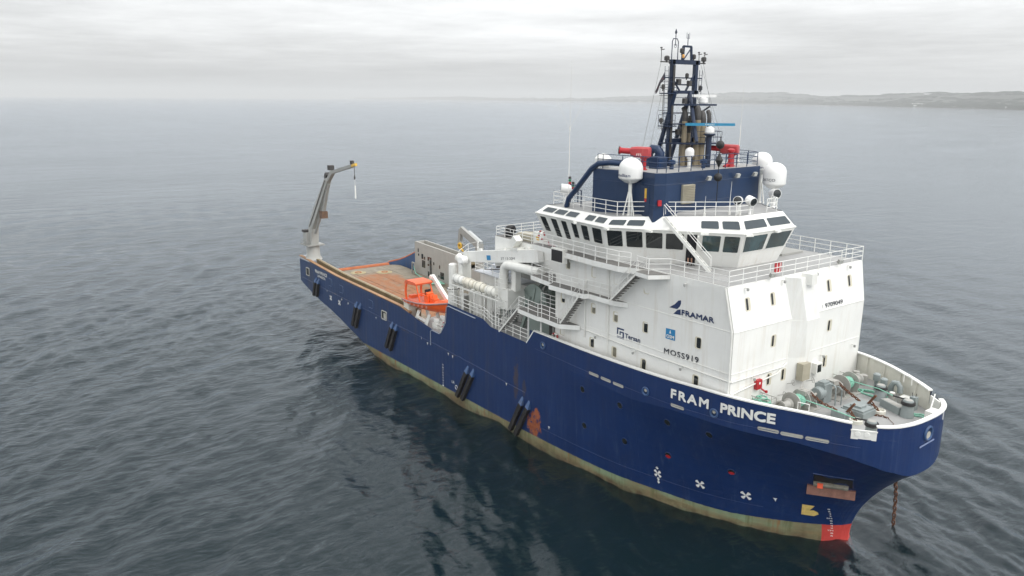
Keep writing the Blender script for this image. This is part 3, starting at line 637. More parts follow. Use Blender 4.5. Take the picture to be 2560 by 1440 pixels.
# foam patch is left to the water; deck edges follow
# ============================================================ decks and bulwarks
def strip_deck(name, xs, yf, z, m, zf=None):
    mb = MB(); zz = zf or (lambda x: z)
    for a, b in zip(xs[:-1], xs[1:]):
        mb.add([(a,-yf(a),zz(a)),(b,-yf(b),zz(b)),(b,yf(b),zz(b)),(a,yf(a),zz(a))], [(0,1,2,3)])
    return mb.build(name, m, SHIP, False)
def dkx(x): return float(np.interp(x, DK[:,0], DK[:,1]))
fxs = [-38.0]+list(np.arange(-36, -24.5, 1.0))+list(np.arange(-24.5, 3, .7))+[3.1,3.6,4.0,4.25]
FDECK = strip_deck('forecastle_deck', fxs, lambda x: (7.93 if x < -25 else dkx(x)-.06), 8.9, DECK)
main_z = lambda x: float(np.interp(x, [-76,-60,-38], [5.5,5.25,5.1]))
def cargo_material():
    m = bpy.data.materials.new('cargo_deck_rust'); m.use_nodes = True; nt = m.node_tree; N = nt.nodes; L = nt.links; b = N['Principled BSDF']; b.inputs['Roughness'].default_value = .75
    tc = N.new('ShaderNodeTexCoord'); P = tc.outputs['Object']
    def noise(s, v=(1,1,1), d=6, r=.65):
        mp = N.new('ShaderNodeMapping'); mp.inputs['Scale'].default_value = v; L.new(P, mp.inputs['Vector']); n = N.new('ShaderNodeTexNoise'); n.inputs['Scale'].default_value = s; n.inputs['Detail'].default_value = d; n.inputs['Roughness'].default_value = r; L.new(mp.outputs[0], n.inputs['Vector']); return n.outputs['Fac']
    def ramp(f, st):
        r = N.new('ShaderNodeValToRGB'); e = r.color_ramp.elements
        while len(e) < len(st): e.new(.5)
        for k, (p, c) in enumerate(st): e[k].position = p; e[k].color = (*c, 1)
        L.new(f, r.inputs['Fac']); return r.outputs['Color']
    def mix(f, a, c):
        n = N.new('ShaderNodeMix'); n.data_type = 'RGBA'; L.new(f, n.inputs['Factor'])
        for k, x in (('A', a), ('B', c)):
            if isinstance(x, tuple): n.inputs[k].default_value = (*x, 1)
            else: L.new(x, n.inputs[k])
        return n.outputs['Result']
    base = ramp(noise(.9, (.35,1.2,1)), [(.3, (.14,.115,.08)), (.55, (.235,.205,.155)), (.75, (.18,.145,.10))])
    rust = ramp(noise(1.2, (.5,1.4,1)), [(.28, (.17,.07,.03)), (.5, (.30,.12,.045)), (.66, (.24,.14,.08)), (.8, (.32,.26,.2))])
    sp = N.new('ShaderNodeSeparateXYZ'); L.new(P, sp.inputs[0])
    def rg(f, a, c, d=0., e=1.):
        n = N.new('ShaderNodeMapRange'); n.inputs['From Min'].default_value = a; n.inputs['From Max'].default_value = c; n.inputs['To Min'].default_value = d; n.inputs['To Max'].default_value = e; L.new(f, n.inputs['Value']); return n.outputs[0]
    def mu(a, c, op='MULTIPLY'):
        n = N.new('ShaderNodeMath'); n.operation = op; n.use_clamp = True; L.new(a, n.inputs[0]); L.new(c, n.inputs[1]); return n.outputs[0]
    worn = mu(mu(rg(sp.outputs['Y'], -4.6, -3.2), rg(sp.outputs['Y'], 2.2, 4.2, 1, 0)), rg(sp.outputs['X'], -74, -69))
    f = rg(mu(worn, rg(noise(.3, (1,1,1), 8, .75), .25, .65, .0, 1.0)), .12, .5, 0, .95)
    col = mix(f, base, rust)
    col = mix(rg(noise(.7, (.4,1.8,1)), .6, .72, 0, .55), col, (.34,.33,.31))
    col = mix(rg(noise(2.0, (.25,2,1)), .62, .75, 0, .6), col, (.09,.06,.04))
    L.new(col, b.inputs['Base Color'])
    bp = N.new('ShaderNodeBump'); bp.inputs['Strength'].default_value = .5; bp.inputs['Distance'].default_value = .03; L.new(noise(6, (.5,2,1)), bp.inputs['Height']); L.new(bp.outputs[0], b.inputs['Normal'])
    return m
CARGO = cargo_material()
CDECK = strip_deck('cargo_deck', [-75.9,-70,-60,-50,-38], lambda x: 6.7, 5, mat('deck_joint_steel', (.09,.065,.045), .8, .3, 2), lambda x: main_z(x)-.08)
for i in range(10):
    for j in range(5):
        x0 = -75.85+i*3.78; y0 = -6.65+j*2.66; mb = MB(); a, b_ = main_z(x0), main_z(x0+3.74); h = random.uniform(-.006, .006)
        mb.add([(x0,y0,a-.1),(x0+3.74,y0,b_-.1),(x0+3.74,y0+2.62,b_-.1),(x0,y0+2.62,a-.1),(x0,y0,a+h),(x0+3.74,y0,b_+h),(x0+3.74,y0+2.62,b_+h),(x0,y0+2.62,a+h)], [(4,5,6,7),(0,1,5,4),(1,2,6,5),(2,3,7,6),(3,0,4,7)])
        mb.build('deck_plate', CARGO, CDECK, False)
for x_, y_ in ((-73.2,-.6),(-71.6,2.6)):
    MB().lathe((x_, y_, main_z(x_)+.012), [(1.15,0),(1.1,.012)], 7).build('yellow_landing_patch', mat('worn_yellow', (.36,.30,.17), .75, .35, 2.0) if 'worn_yellow' not in MATS else MATS['worn_yellow'], CDECK, False)
    MB().torus((x_, y_, main_z(x_)+.05), (0,0,1), .42, .05, 18, 6).build('pad_eye_ring', RUSTO, CDECK)
# stern roller and the blue quarters
MB().tube((-75.8,-5.4,5.42), (-75.8,5.4,5.42), .38, 16).build('stern_roller', RUSTO, SHIP)
for s in (-1, 1):
    rings = []
    prof = [(5.4,5.85),(5.9,6.15),(6.4,6.65),(6.9,7.4),(7.3,8.1),(7.6,8.6)] if s > 0 else [(5.4,5.85),(5.9,6.15),(6.3,6.7),(6.6,7.4),(6.8,8.0),(6.95,8.28)]
    for y, z in prof:
        t = (y-5.4)/2.2; x0 = -75.6+1.2*t
        rings.append([(x0, s*y, 4.6), (x0, s*y, z), (x0+.9+1.8*t, s*(y+.02), z), (x0+.9+2.2*t, s*(y+.02), 5.2)])
    if s > 0:
        rings = []
        for x, y, z in ((-75.75,5.35,5.8),(-75.3,5.9,5.95),(-74.6,6.5,6.2),(-73.6,7.0,6.65),(-72.4,7.35,7.25),(-71,7.6,7.95),(-70,7.75,8.7),(-69.4,7.85,9.25)):
            rings.append([(x, y, 4.9), (x, y, z), (x-.25, y+.3, z+.02), (x-.25, y+.3, 4.9)])
        MB().loft([[(p[0]-.02,p[1]-.02,z) if k else p for k, (p, z) in enumerate(zip(r, (r[0][2], r[1][2], r[2][2], r[3][2])))] for r in rings]).build('stern_quarter', BLUE_IN, SHIP)
        MB().path([((r[1][0]+r[2][0])/2, (r[1][1]+r[2][1])/2, r[1][2]+.02) for r in rings[:6]], .16, 8).build('quarter_cap', RUSTO, SHIP)
        continue
    MB().loft(rings).build('stern_quarter', [BLUE_IN], SHIP)
# starboard cargo rail: outer wall with brown cap, trough, inner wall with olive cap
def cargo_rail():
    xs = list(np.arange(-73.0, -45.6, 1.5))+[-45.7]; zt = lambda x: ztop(x)
    def wall(name, y0, y1, dz, m, x0=-75.3, cap=None):
        mb = MB(); X_ = [x0]+[x for x in xs if x > x0+.5]
        mb.loft([[(x,y0,main_z(x)-.2),(x,y1,main_z(x)-.2),(x,y1,zt(x)+dz),(x,y0,zt(x)+dz)] for x in X_]); mb.build(name, m, SHIP)
    wall('rail_outer_wall', -7.96, -7.72, .0, BRASS); wall('rail_inner_wall', -6.95, -6.55, .04, OLIVE, -72.2)
    mb = MB(); mb.loft([[(x,-8.06,zt(x)-.02),(x,-7.64,zt(x)-.02),(x,-7.64,zt(x)+.07),(x,-8.06,zt(x)+.07)] for x in [-75.4]+xs]); mb.build('rail_cap', BRASS, SHIP)
    mb = MB(); mb.loft([[(x,-7.0,zt(x)+.03),(x,-6.75,zt(x)+.03),(x,-6.75,zt(x)+.14),(x,-7.0,zt(x)+.14)] for x in [-72.2]+xs]); mb.build('rail_cap', OLIVE, SHIP)
    mb = MB(); mb.loft([[(x,-6.74,zt(x)+.02),(x,-6.48,zt(x)+.02),(x,-6.48,zt(x)+.09),(x,-6.74,zt(x)+.09)] for x in [-72.2]+xs]); mb.build('rail_cap', mat('rail_cap_bare', (.33,.28,.2), .7, .25, 1), SHIP)
    mb = MB(); mb.loft([[(x,-7.72,zt(x)-1.1),(x,-6.95,zt(x)-1.1),(x,-6.95,zt(x)-1.0),(x,-7.72,zt(x)-1.0)] for x in [-75.3]+xs]); mb.build('trough_floor', OLIVE, SHIP)
    MB().prism([(-75.42,-8.05),(-72.1,-8.0),(-72.1,-6.3),(-75.42,-6.3)], [8.0,7.95,7.95,8.0], [8.36,8.18,8.18,8.36]).build('crane_platform', mat('quarter_cap', (.42,.43,.45), .6, .15, 1.5), SHIP, False)
cargo_rail()
# port rail house: grey box with openings and an open trough on top
def port_house():
    t = MB(); y0, y1 = 6.3, 6.5; z0 = 5.2; x0, x1 = -69.4, -56.0
    zt = lambda x: float(np.interp(x, [x0, x1], [9.75, 9.35]))
    t.add([(x0,y0,z0),(x1,y0,z0),(x1,y0,zt(x1)),(x0,y0,zt(x0)),(x0,y1,z0),(x1,y1,z0),(x1,y1,zt(x1)),(x0,y1,zt(x0))], [(0,1,2,3),(4,5,6,7),(0,3,7,4),(3,2,6,7),(1,2,6,5)])
    t.add([(x0,7.75,z0),(x1,7.75,z0),(x1,7.75,zt(x1)),(x0,7.75,zt(x0)),(x0,7.95,z0),(x1,7.95,z0),(x1,7.95,zt(x1)),(x0,7.95,zt(x0))], [(0,1,2,3),(4,5,6,7),(0,3,7,4),(3,2,6,7),(1,2,6,5)])
    t.box((x0-.1,y0-.02,z0), (x0+.1,7.97,9.72))
    w = t.build('port_rail_house', mat('rail_house_grey', (.40,.395,.37), .6, .1, .8, dirt=(.27,.2,.13), damt=.3), SHIP, False)
    MB().prism([(x0+.1,6.5),(x1,6.5),(x1,7.75),(x0+.1,7.75)], [8.6]*4, [9.0,8.75,8.75,9.0]).build('trough_floor', OLIVE, w, False)
    for x, z, a, b in ((-68.6,8.6,.28,.5),(-68.5,8.0,.28,.3),(-67.5,7.9,.5,.7),(-66.9,7.75,.3,.4),(-67.2,6.9,.9,1.0),(-64.5,7.4,.3,.4),(-63.0,7.2,.28,.45),(-62.4,6.1,.95,.9),(-60.5,6.9,.35,.45),(-63.2,5.9,.3,.3),(-60.0,6.9,.25,.3)):
        MB().prism([(x+u, y0-.012) for u in (-a/2, a/2)]+[(x+a/2, y0+.05),(x-a/2, y0+.05)], z-b/2, z+b/2).build('opening', GLASS, w, False)
    MB().box((-66.1,y0-.02,5.4), (-65.1,y0+.06,8.1)).build('doorway', GLASS, w, False)
    mb = MB(); mb.tube((-65.3,y0-.15,5.4),(-65.3,y0-.15,8.0),.06).box((-65.75,y0-.25,6.2),(-65.3,y0-.05,6.9)).box((-65.8,y0-.25,7.2),(-65.4,y0-.05,7.6)); mb.build('valve_gear', STEEL, w)
port_house()
# port main bulwark forward of the rail house (seen over the deck)
MB().box((-56,6.4,5.1),(-38,7.96,8.2)).build('port_cargo_rail', MATS['rail_house_grey'], SHIP, False)
# forecastle bulwark: inner lining, stiffeners, white cap with the two mooring notches
def bulwark():
    N2 = NT
    def ring(t, off):
        i = int(t); a = DK[max(i-1,0)]; b = DK[min(i+1,NT-1)]; d = Vector((b[0]-a[0], b[1]-a[1])).normalized(); n = Vector((d.y, -d.x))    # inward for y>0
        if n.y > 0: n = -n
        if i == NT-1: n = Vector((-1, 0))
        return DK[i][0]+n.x*off, DK[i][1]+n.y*off
    bw = None
    for s in (-1, 1):
        mb = MB(); cap = MB(); caps = []
        idx = [i for i in range(NT) if DK[i][0] > -24.4]
        for a, b in zip(idx[:-1], idx[1:]):
            xm = (DK[a][0]+DK[b][0])/2; tz = DK[a][2]; tz2 = DK[b][2]; top = NOTCH[2] if NOTCH[0] < xm < NOTCH[1] else tz-.01
            pa, pb = ring(a, .1), ring(b, .1); mb.add([(pa[0],s*pa[1],8.7),(pb[0],s*pb[1],8.7),(pb[0],s*pb[1],top),(pa[0],s*pa[1],top)], [(0,1,2,3)])
            if top < 10:
                if cap.v: caps.append(cap); cap = MB()
                continue
            qa, qb, ra, rb = ring(a,-.06), ring(b,-.06), ring(a,.24), ring(b,.24)
            for h in (.09,):
                v = [(qa[0],s*qa[1],tz),(qb[0],s*qb[1],tz2),(rb[0],s*rb[1],tz2),(ra[0],s*ra[1],tz),(qa[0],s*qa[1],tz+h),(qb[0],s*qb[1],tz2+h),(rb[0],s*rb[1],tz2+h),(ra[0],s*ra[1],tz+h)]
                cap.add(v, [(0,3,2,1),(4,5,6,7),(0,1,5,4),(2,3,7,6),(1,2,6,5),(3,0,4,7)])
        bw = mb.build('bulwark', CREAM, SHIP)
        for c_ in caps+[cap]: c_.build('bulwark_cap', RAILW, bw)
        for i in idx[4::5]:
            if DK[i][0] > 3.6 or NOTCH[0]-.1 < DK[i][0] < NOTCH[1]+.1: continue
            p, q = ring(i, .1), ring(i, .42); r2 = ring(i, .16)
            d = Vector((DK[min(i+1,NT-1)][0]-DK[i-1][0], DK[min(i+1,NT-1)][1]-DK[i-1][1], 0)).normalized()*.025; d.y *= s
            v = []
            for k in (-1, 1): v += [Vector((p[0],s*p[1],8.9))+d*k, Vector((q[0],s*q[1],8.9))+d*k, Vector((r2[0],s*r2[1],DK[i][2]-.02))+d*k, Vector((p[0],s*p[1],DK[i][2]-.02))+d*k]
            MB().add(v, [(0,1,2,3),(4,5,6,7),(0,1,5,4),(1,2,6,5),(2,3,7,6)]).build('stiffener', CREAM, bw, False)
        # white roller box in the notch
        pts = [i for i in range(NT) if NOTCH[0]-.1 < DK[i][0] < NOTCH[1]+.12]; mb = MB()
        a, b = DK[pts[0]], DK[pts[-1]]; A, B = Vector((a[0], s*a[1], 0)), Vector((b[0], s*b[1], 0)); d = (B-A).normalized(); nn = Vector((-d.y, d.x, 0))*(1 if s > 0 else -1)
        if nn.y*s > 0: nn = -nn
        mb.obox((A+B)/2+nn*.02+Vector((0,0,9.64)), (B-A)/2*1.02, nn*.045, Vector((0,0,.26)))
        mb.beam(A+Vector((0,0,9.94))-d*.05, B+Vector((0,0,9.94))+d*.05, .1, .08)
        for k in (.25, .62): mb.lathe(A.lerp(B, k)+Vector((0,0,9.72))-nn*.03, [(.17,0),(.15,.035)], 14, 0, -nn)
        mb.build('mooring_notch', WHITE2, bw)
    return bw
bulwark()
def aft_white_edge():
    pts = [(-24.45,10.2),(-25.38,8.98)]
    MB().beam((-24.4,-8.02,10.24), (-25.45,-7.98,8.9), .14, .1).build('bulwark_end', RAILW, SHIP, False)
aft_white_edge()
# ============================================================ deckhouse
ZF, ZB_, ZC, ZD = 8.9, 11.9, 14.7, 17.57
def deckhouse():
    def ring(xa, xf, wa, wf, z): return [(xa,-wa,z),(xf,-wf,z),(xf,wf,z),(xa,wa,z)]
    mb = MB(); mb.loft([ring(-22.4,-4.85,7.42,7.38,8.85), ring(-22.4,-4.83,7.45,7.4,ZB_), ring(-22.4,-4.78,7.48,7.47,ZC), ring(-22.4,-5.4,7.5,7.65,ZD)])
    return mb.build('deckhouse', WHITE, SHIP, False)
HOUSE = deckhouse()
MB().prism([(-22.35,-7.42),(-5.5,-7.56),(-5.5,7.56),(-22.35,7.42)], ZD+.004, ZD+.02).build('bridge_deck', DECK, HOUSE, False)
SY = -7.5
def wallx(z): return float(np.interp(z, [8.85,11.9,14.7,17.57], [-4.85,-4.83,-4.78,-5.4]))
def wally(X, z): return float(np.interp(z, [8.85,11.9,14.7,17.57], [-7.40,-7.43,-7.475,-7.5-.15*min(1,max(0,(X+22.4)/17))]))-.004
FRAMEB = mat('window_frame_cream', (.60,.56,.45), .5, .1, 3)
CURT = mat('curtained_glass', (.20,.185,.14), .15, .2, 3, spec=.8)
def side_window(X, z, w=.52, h=.82, s=-1, frame=True):
    mb = MB(); ring = round_rect(w, h, .13); y = wally(X, z)
    P = lambda u, v, o: (X+u, (y-o)*(-s), z+v)
    n = len(ring); a = [P(u, v, .03) for u, v in ring]; b = [P(u*.68+.05, v*.86, .006) for u, v in ring]; c = [P(u, v, -.05) for u, v in ring]
    mb.add(c+a, [(i,(i+1) % n,n+(i+1) % n,n+i) for i in range(n)], 0); mb.add(a+b, [(i,(i+1) % n,n+(i+1) % n,n+i) for i in range(n)], 0); mb.add(b, [tuple(range(n))], 1)
    mb.build('window', [FRAMEB, CURT if int(X*7+z*3) % 4 == 0 else GLASS], HOUSE, False)
for X_, z_ in ((-20.89,16.42),(-17.87,16.3),(-15.42,16.24),(-12.38,16.14),(-21.48,13.56),(-17.88,13.46),(-15.45,13.35),(-12.42,13.27),(-7.6,13.35),(-21.52,10.85),(-17.98,10.73),(-15.5,10.63),(-12.48,10.5),(-7.67,10.68)): side_window(X_, z_)
def front_window(Y_, z, w=.5, h=.86):
    mb = MB(); ring = round_rect(w, h, .13); n = len(ring); sl = .215 if z > ZC else 0
    P = lambda u, v, o: (wallx(z+v)+o, Y_+u, z+v)
    a = [P(u, v, .03) for u, v in ring]; b = [P(u*.45-.06, v*.86, .006) for u, v in ring]; c = [P(u, v, -.05) for u, v in ring]
    mb.add(c+a, [(i,(i+1) % n,n+(i+1) % n,n+i) for i in range(n)], 0); mb.add(a+b, [(i,(i+1) % n,n+(i+1) % n,n+i) for i in range(n)], 0); mb.add(b, [tuple(range(n))], 1)
    mb.build('window', [FRAMEB, GLASS], HOUSE, False)
for Y_, z_ in ((-5.86,16.28),(-3.25,16.26),(3.22,16.29),(5.83,16.31),(-3.25,13.45),(3.24,13.44),(-3.35,10.77),(-1.75,10.78),(3.15,10.77)): front_window(Y_, z_)
# central trunk on the front
TX = -4.15
MB().loft([[(-4.9,-1.5,14.55),(TX,-.62,14.55),(TX,.85,14.55),(-4.9,1.0,14.55)], [(-5.5,-1.85,17.5),(TX-.35,-1.2,17.5),(TX-.35,.4,17.5),(-5.5,.55,17.5)]]).build('front_trunk', WHITE, HOUSE, False)
MB().loft([[(-4.9,-1.45,8.9),(-4.45,-.15,8.9),(-4.45,.1,8.9),(-4.9,.3,8.9)], [(-4.88,-1.45,11.85),(-4.3,-.15,11.85),(-4.3,.2,11.85),(-4.88,.4,11.85)], [(-4.86,-1.5,14.56),(TX+.02,-.6,14.56),(TX+.02,.85,14.56),(-4.86,1.0,14.56)]]).build('front_trunk', WHITE, HOUSE, False)
MB().prism([(-4.8,-.75),(-4.1,-.55),(-4.1,.05),(-4.8,.25)], 17.0, 17.75).build('locker', WHITE2, HOUSE, False)
# weld seams, rubbing bars, drain pipes
for z_ in (ZB_, ZC): MB().path([(-22.3,wally(-22,z_)-.01,z_),(-4.9,wally(-5,z_)-.012,z_),(wallx(z_)+.02,-7.4,z_),(wallx(z_)+.02,-1.6,z_)], .022, 5).path([(wallx(z_)+.02,1.05,z_),(wallx(z_)+.02,7.4,z_)], .022, 5).build('deck_seam', WHITE2, HOUSE)
MB().path([(-22.2,-7.46,11.66),(-14,-7.5,11.45),(-5.2,-7.47,11.42),(-4.72,-7.42,11.42)], .045, 5).build('pipe', WHITE2, HOUSE)
MB().path([(-4.74,-7.42,11.42),(-4.74,-2.0,11.42),(-4.74,-1.6,11.6)], .045, 5).build('pipe', WHITE2, HOUSE)
MB().path([(-4.74,-7.35,10.55),(-4.74,-6.6,10.65),(-4.74,-2.6,11.05),(-4.74,-2.2,11.25)], .05, 6).build('pipe', WHITE2, HOUSE)
for x_, z0, z1 in ((-18.72,11.0,14.5),(-16.14,9.0,16.9)): MB().tube((x_,-7.54,z0),(x_,-7.6,z1),.05,6).build('drain_pipe', WHITE2, HOUSE)
MB().tube((-4.9,-7.47,9.0),(-4.9,-7.55,14.7),.06,6).tube((-4.9,-7.55,14.7),(-5.48,-7.75,17.5),.06,6).build('corner_pipe', WHITE2, HOUSE)
MB().tube((-4.9,7.47,9.0),(-4.9,7.55,14.7),.07,6).tube((-4.9,7.55,14.7),(-5.48,7.75,17.5),.07,6).build('corner_pipe', WHITE2, HOUSE)
def lamp(p, n):
    p, n = Vector(p), Vector(n); mb = MB(); mb.beam(p, p+n*.28, .05, .05, 0); mb.lathe(p+n*.26+Vector((0,0,.02)), [(.06,0),(.09,-.05),(.09,-.16),(.05,-.2)], 8, 1, (0,0,1)); mb.build('bulkhead_lamp', [WHITE2, STEEL], HOUSE)
for X_, z_ in ((-17.35,11.42),(-13.31,11.25),(-8.8,11.3),(-8.69,17.2)): lamp((X_, wally(X_, z_), z_), (0,-1,0))
for Y_, z_ in ((-5.99,17.35),(-2.1,17.35),(5.72,17.4),(1.63,17.4),(-5.26,11.3),(2.54,11.39),(6.51,11.44)): lamp((wallx(z_), Y_, z_), (1,0,0))
# louvred beige vent box, red hose cabinet, hand wheels on the front
mb = MB(); mb.box((-4.5,-.75,10.3), (-4.0,.12,11.5)); vb = mb.build('vent_box', BEIGE, HOUSE, False)
MB().box((-4.85,-4.92,10.4), (-4.6,-4.36,11.05)).build('hose_cabinet', RED, HOUSE, False)
MB().box((-4.6,-4.7,10.75), (-4.585,-4.56,10.9)).build('cabinet_sign', LETTER, HOUSE, False)
MB().tube((-4.75,-4.2,10.3),(-4.5,-4.0,10.1),.06,6).lathe((-4.5,-4.0,10.05),[(.1,0),(.1,.15)],8).build('hydrant', RED, HOUSE)
MB().box((-4.85,1.6,10.2), (-4.45,2.3,10.95)).box((-4.449,1.72,10.3), (-4.44,2.18,10.85), 1).build('switch_box', [WHITE2, GLASS], HOUSE, False)
for y_, z_ in ((-1.2,10.2),(-2.1,9.55),(1.15,9.9)):
    mb = MB(); c = Vector((-4.35, y_, z_)); mb.torus(c, (1,.2,.5), .2, .018, 16, 5)
    for k in range(3): a = k*2.1; mb.tube(c-Vector((0,math.cos(a)*.2,math.sin(a)*.17)), c+Vector((0,math.cos(a)*.2,math.sin(a)*.17)), .012, 4)
    mb.tube(c, c-Vector((.5,.05,.2)), .02, 5); mb.build('hand_wheel', STEEL, HOUSE)
# lettering and emblems on the house
def wall_text(name, body, x0, x1, z0, h, m, bold=0.0, slope=0.0, copies=1, d=.012, space=1.0):
    s = bold*h; v, f = fit_text(body, x1-x0-s, h-s, 0, space); mb = MB()
    for k, (du, dv) in enumerate(bold_shifts(s)): mb.add([(x0+u+du, wally(x0+u, z0+w)-.010-.002*k, z0+w+dv+slope*u) for u, w in v], f)
    return mb.build(name, m, HOUSE, False)
def wall_poly(name, pts, m, off=.010): return MB().add([(x, wally(x, z)-off, z) for x, z in pts], [tuple(range(len(pts)))]).build(name, m, HOUSE, False)
wall_text('owner_name', 'FRAMAR', -9.13, -6.36, 14.93, .38, NAVY, .1, .02)
wall_poly('owner_emblem', [(-10.24,15.23),(-9.75,15.55),(-9.42,15.88),(-9.2,16.26),(-9.19,15.7),(-9.3,15.48),(-9.52,15.25)], NAVY)
wall_poly('owner_emblem', [(-9.5,15.2),(-9.22,15.3),(-9.2,14.9),(-9.85,14.86)], NAVY)
wall_text('builder_name', 'Tersan', -14.42, -12.86, 12.0, .36, NAVY, .06, 0)
wall_text('builder_name', 'SHIPYARD', -14.25, -12.86, 11.86, .07, INK, 0, 0, 1, space=1.3)
for a, b in (((-15.25,12.5),(-14.52,12.62)),((-15.25,12.1),(-15.12,12.62)),((-15.25,11.84),(-14.52,11.97)),((-14.66,11.84),(-14.52,12.35)),((-14.95,12.28),(-14.52,12.38)),((-14.98,12.1),(-14.86,12.38))):
    wall_poly('builder_emblem', [(a[0],a[1]),(b[0],a[1]),(b[0],b[1]),(a[0],b[1])], NAVY, .010+.002*((a[0]*7) % 1.3))
wall_poly('manager_panel', [(-10.47,12.96),(-9.61,12.98),(-9.62,13.74),(-10.47,13.70)], CYAN, .01)
v_, f_ = fit_text('OSM', .68, .22); mb = MB()
for k, (du, dv) in enumerate(bold_shifts(.025)): mb.add([(-10.4+u+du, wally(-10.4+u, 13.05+w)-.016-.002*k, 13.05+w+dv) for u, w in v_], f_)
mb.build('manager_name', LETTER, HOUSE, False)
wall_poly('manager_emblem', [(-10.14,13.38),(-10.06,13.42),(-9.98,13.38),(-10.03,13.6),(-10.06,13.66),(-10.09,13.6)], LETTER, .02)
wall_text('design_number', 'MOSS919', -10.56, -7.48, 11.84, .41, INK, .05, .04, 1, .012, 1.15)
v_, f_ = fit_text('9709049', 2.18, .3); mb = MB()
for k, (du, dv) in enumerate(bold_shifts(.01)): mb.add([(wallx(14.84+w)+.012+.002*k, 2.5+u+du, 14.84+w+dv) for u, w in v_], f_)
mb.build('registry_number', INK, HOUSE, False)
v_, f_ = fit_text(')', .09, .3); MB().add([(wallx(14.84+w)+.012, 2.12+u, 14.84+w) for u, w in v_], f_).build('registry_number', INK, HOUSE, False)

# ============================================================ starboard walkways and stairs
def slab(name, poly, z, t=.38, m=WHITE): return MB().prism(poly, z-t, z-.012, 0, 0).prism([(x, y) for x, y in poly], z-.012, z, 1).build(name, [m, DECKD], SHIP, False)
slab('walkway', [(-25.6,-5.6),(-25.6,-7.55),(-22.2,-8.0),(-22.0,-8.55),(-18.05,-8.4),(-17.9,-8.0),(-15.2,-7.95),(-14.2,-7.5),(-22.38,-7.5),(-22.38,-5.6)], ZC)
slab('walkway', [(-26.3,-5.8),(-26.3,-8.35),(-23.3,-8.6),(-23.0,-8.45),(-20.6,-8.6),(-19.3,-7.5),(-22.38,-7.46),(-22.38,-5.8)], 11.78)
slab('walkway', [(-24.6,-7.55),(-24.6,-8.2),(-16.6,-8.68),(-14.2,-8.65),(-11.9,-7.7),(-12.4,-7.5)], 17.55, .42)
slab('stair_landing', [(-12.5,-7.6),(-12.3,-8.75),(-11.0,-8.9),(-10.2,-7.62)], 17.5, .3)
def stair(x0, z0, x1, z1, y=-8.05, w=.75, n=12):
    st = MB(); y0, y1 = y-w/2, y+w/2
    for yy in (y0, y1): st.beam((x0,yy,z0), (x1,yy,z1), .05, .13)
    s = st.build('stair', WHITE2, SHIP, False)
    for k in range(1, n):
        t = k/n; x, z = x0+(x1-x0)*t, z0+(z1-z0)*t; MB().box((x-.15,y0+.03,z-.03), (x+.15,y1-.03,z+.03)).build('tread', DECKD, s, False)
    for yy in (y0-.02, y1+.02):
        mb = MB(); a, b = Vector((x0,yy,z0)), Vector((x1,yy,z1)); up = Vector((0,0,.95)); mb.path([a+up*.1, a+up, b+up, b+up*.1], .022, 5); mb.path([a+up*.5, b+up*.5], .018, 5)
        for k in (.33, .66): mb.tube(a.lerp(b, k), a.lerp(b, k)+up, .02, 5)
        mb.build('handrail', RAILW, s)
stair(-15.25, 14.7, -12.4, 17.45); stair(-20.65, 11.8, -18.4, 14.6); stair(-29.35, 8.95, -26.6, 11.7, -7.75, .7, 12)
def railing(pts, **k): return rail_mesh(pts, **k).build('railing', RAILW, SHIP)
railing([(-25.5,-5.7,ZC),(-25.5,-7.5,ZC),(-22.25,-7.95,ZC),(-22.0,-8.5,ZC),(-18.1,-8.36,ZC),(-17.95,-7.97,ZC),(-15.4,-7.9,ZC)])
railing([(-26.2,-5.9,11.78),(-22.5,-5.9,11.78)]); railing([(-26.2,-8.3,11.78),(-23.3,-8.55,11.78),(-23.0,-8.4,11.78),(-20.8,-8.52,11.78)])
railing([(-24.5,-8.15,17.55),(-16.6,-8.62,17.55),(-14.2,-8.58,17.55),(-13.3,-8.3,17.55)])
railing([(-12.3,-8.7,17.55),(-11.05,-8.84,17.55),(-10.15,-7.7,17.57),(-5.35,-7.62,17.57),(-5.35,7.6,17.57),(-12.0,7.7,17.57),(-12.0,6.2,17.57)])
railing([(-12.6,7.65,17.57),(-16.8,7.7,17.57)])
railing([(-37.9,-7.85,ZF+.72),(-32.0,-7.85,ZF+.58),(-30.75,-7.85,ZF+.1),(-25.5,-7.85,ZF)], step=1.1)
railing([(-41.0,-7.8,6.35),(-39.6,-7.8,6.3),(-38.6,-7.75,6.5)], h=1.1)
for x_ in (-25.5, -23.8): MB().tube((x_,-7.8,ZF),(x_,-7.8,11.4),.07,8).build('pillar', RAILW, SHIP)
# recess under the walkway, aft of the house: grey-green bulkhead, pipes
MB().box((-27.2,-6.4,ZF), (-24.2,-6.2,11.4)).build('recess_bulkhead', GREENG, SHIP, False)
for x_, y_ in ((-23.6,-6.6),(-23.2,-6.9)): MB().path([(x_,y_,11.3),(x_,y_,9.6),(x_+.1,y_-.1,9.2),(x_+.25,y_-.2,9.0)], .11, 8).build('pipe', STEEL, SHIP)
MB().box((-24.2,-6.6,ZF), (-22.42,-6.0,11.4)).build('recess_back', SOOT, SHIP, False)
# aft upper block behind the crane boom
blk = MB().box((-33.2,-5.8,14.0), (-22.4,5.8,16.78)).build('aft_deckhouse', WHITE, SHIP, False)
MB().box((-33.2,-5.8,16.785), (-22.4,5.8,16.80)).build('aft_roof_deck', DECKD, blk, False)
for y_ in (-5.2, 5.2):
    MB().beam((-32.5,y_,8.9), (-32.5,y_,14.1), .5, .5).build('support_leg', GREENG, blk, False)
railing([(-22.6,-5.72,16.8),(-33.1,-5.72,16.8),(-33.1,5.7,16.8),(-22.6,5.7,16.8)], h=.85)

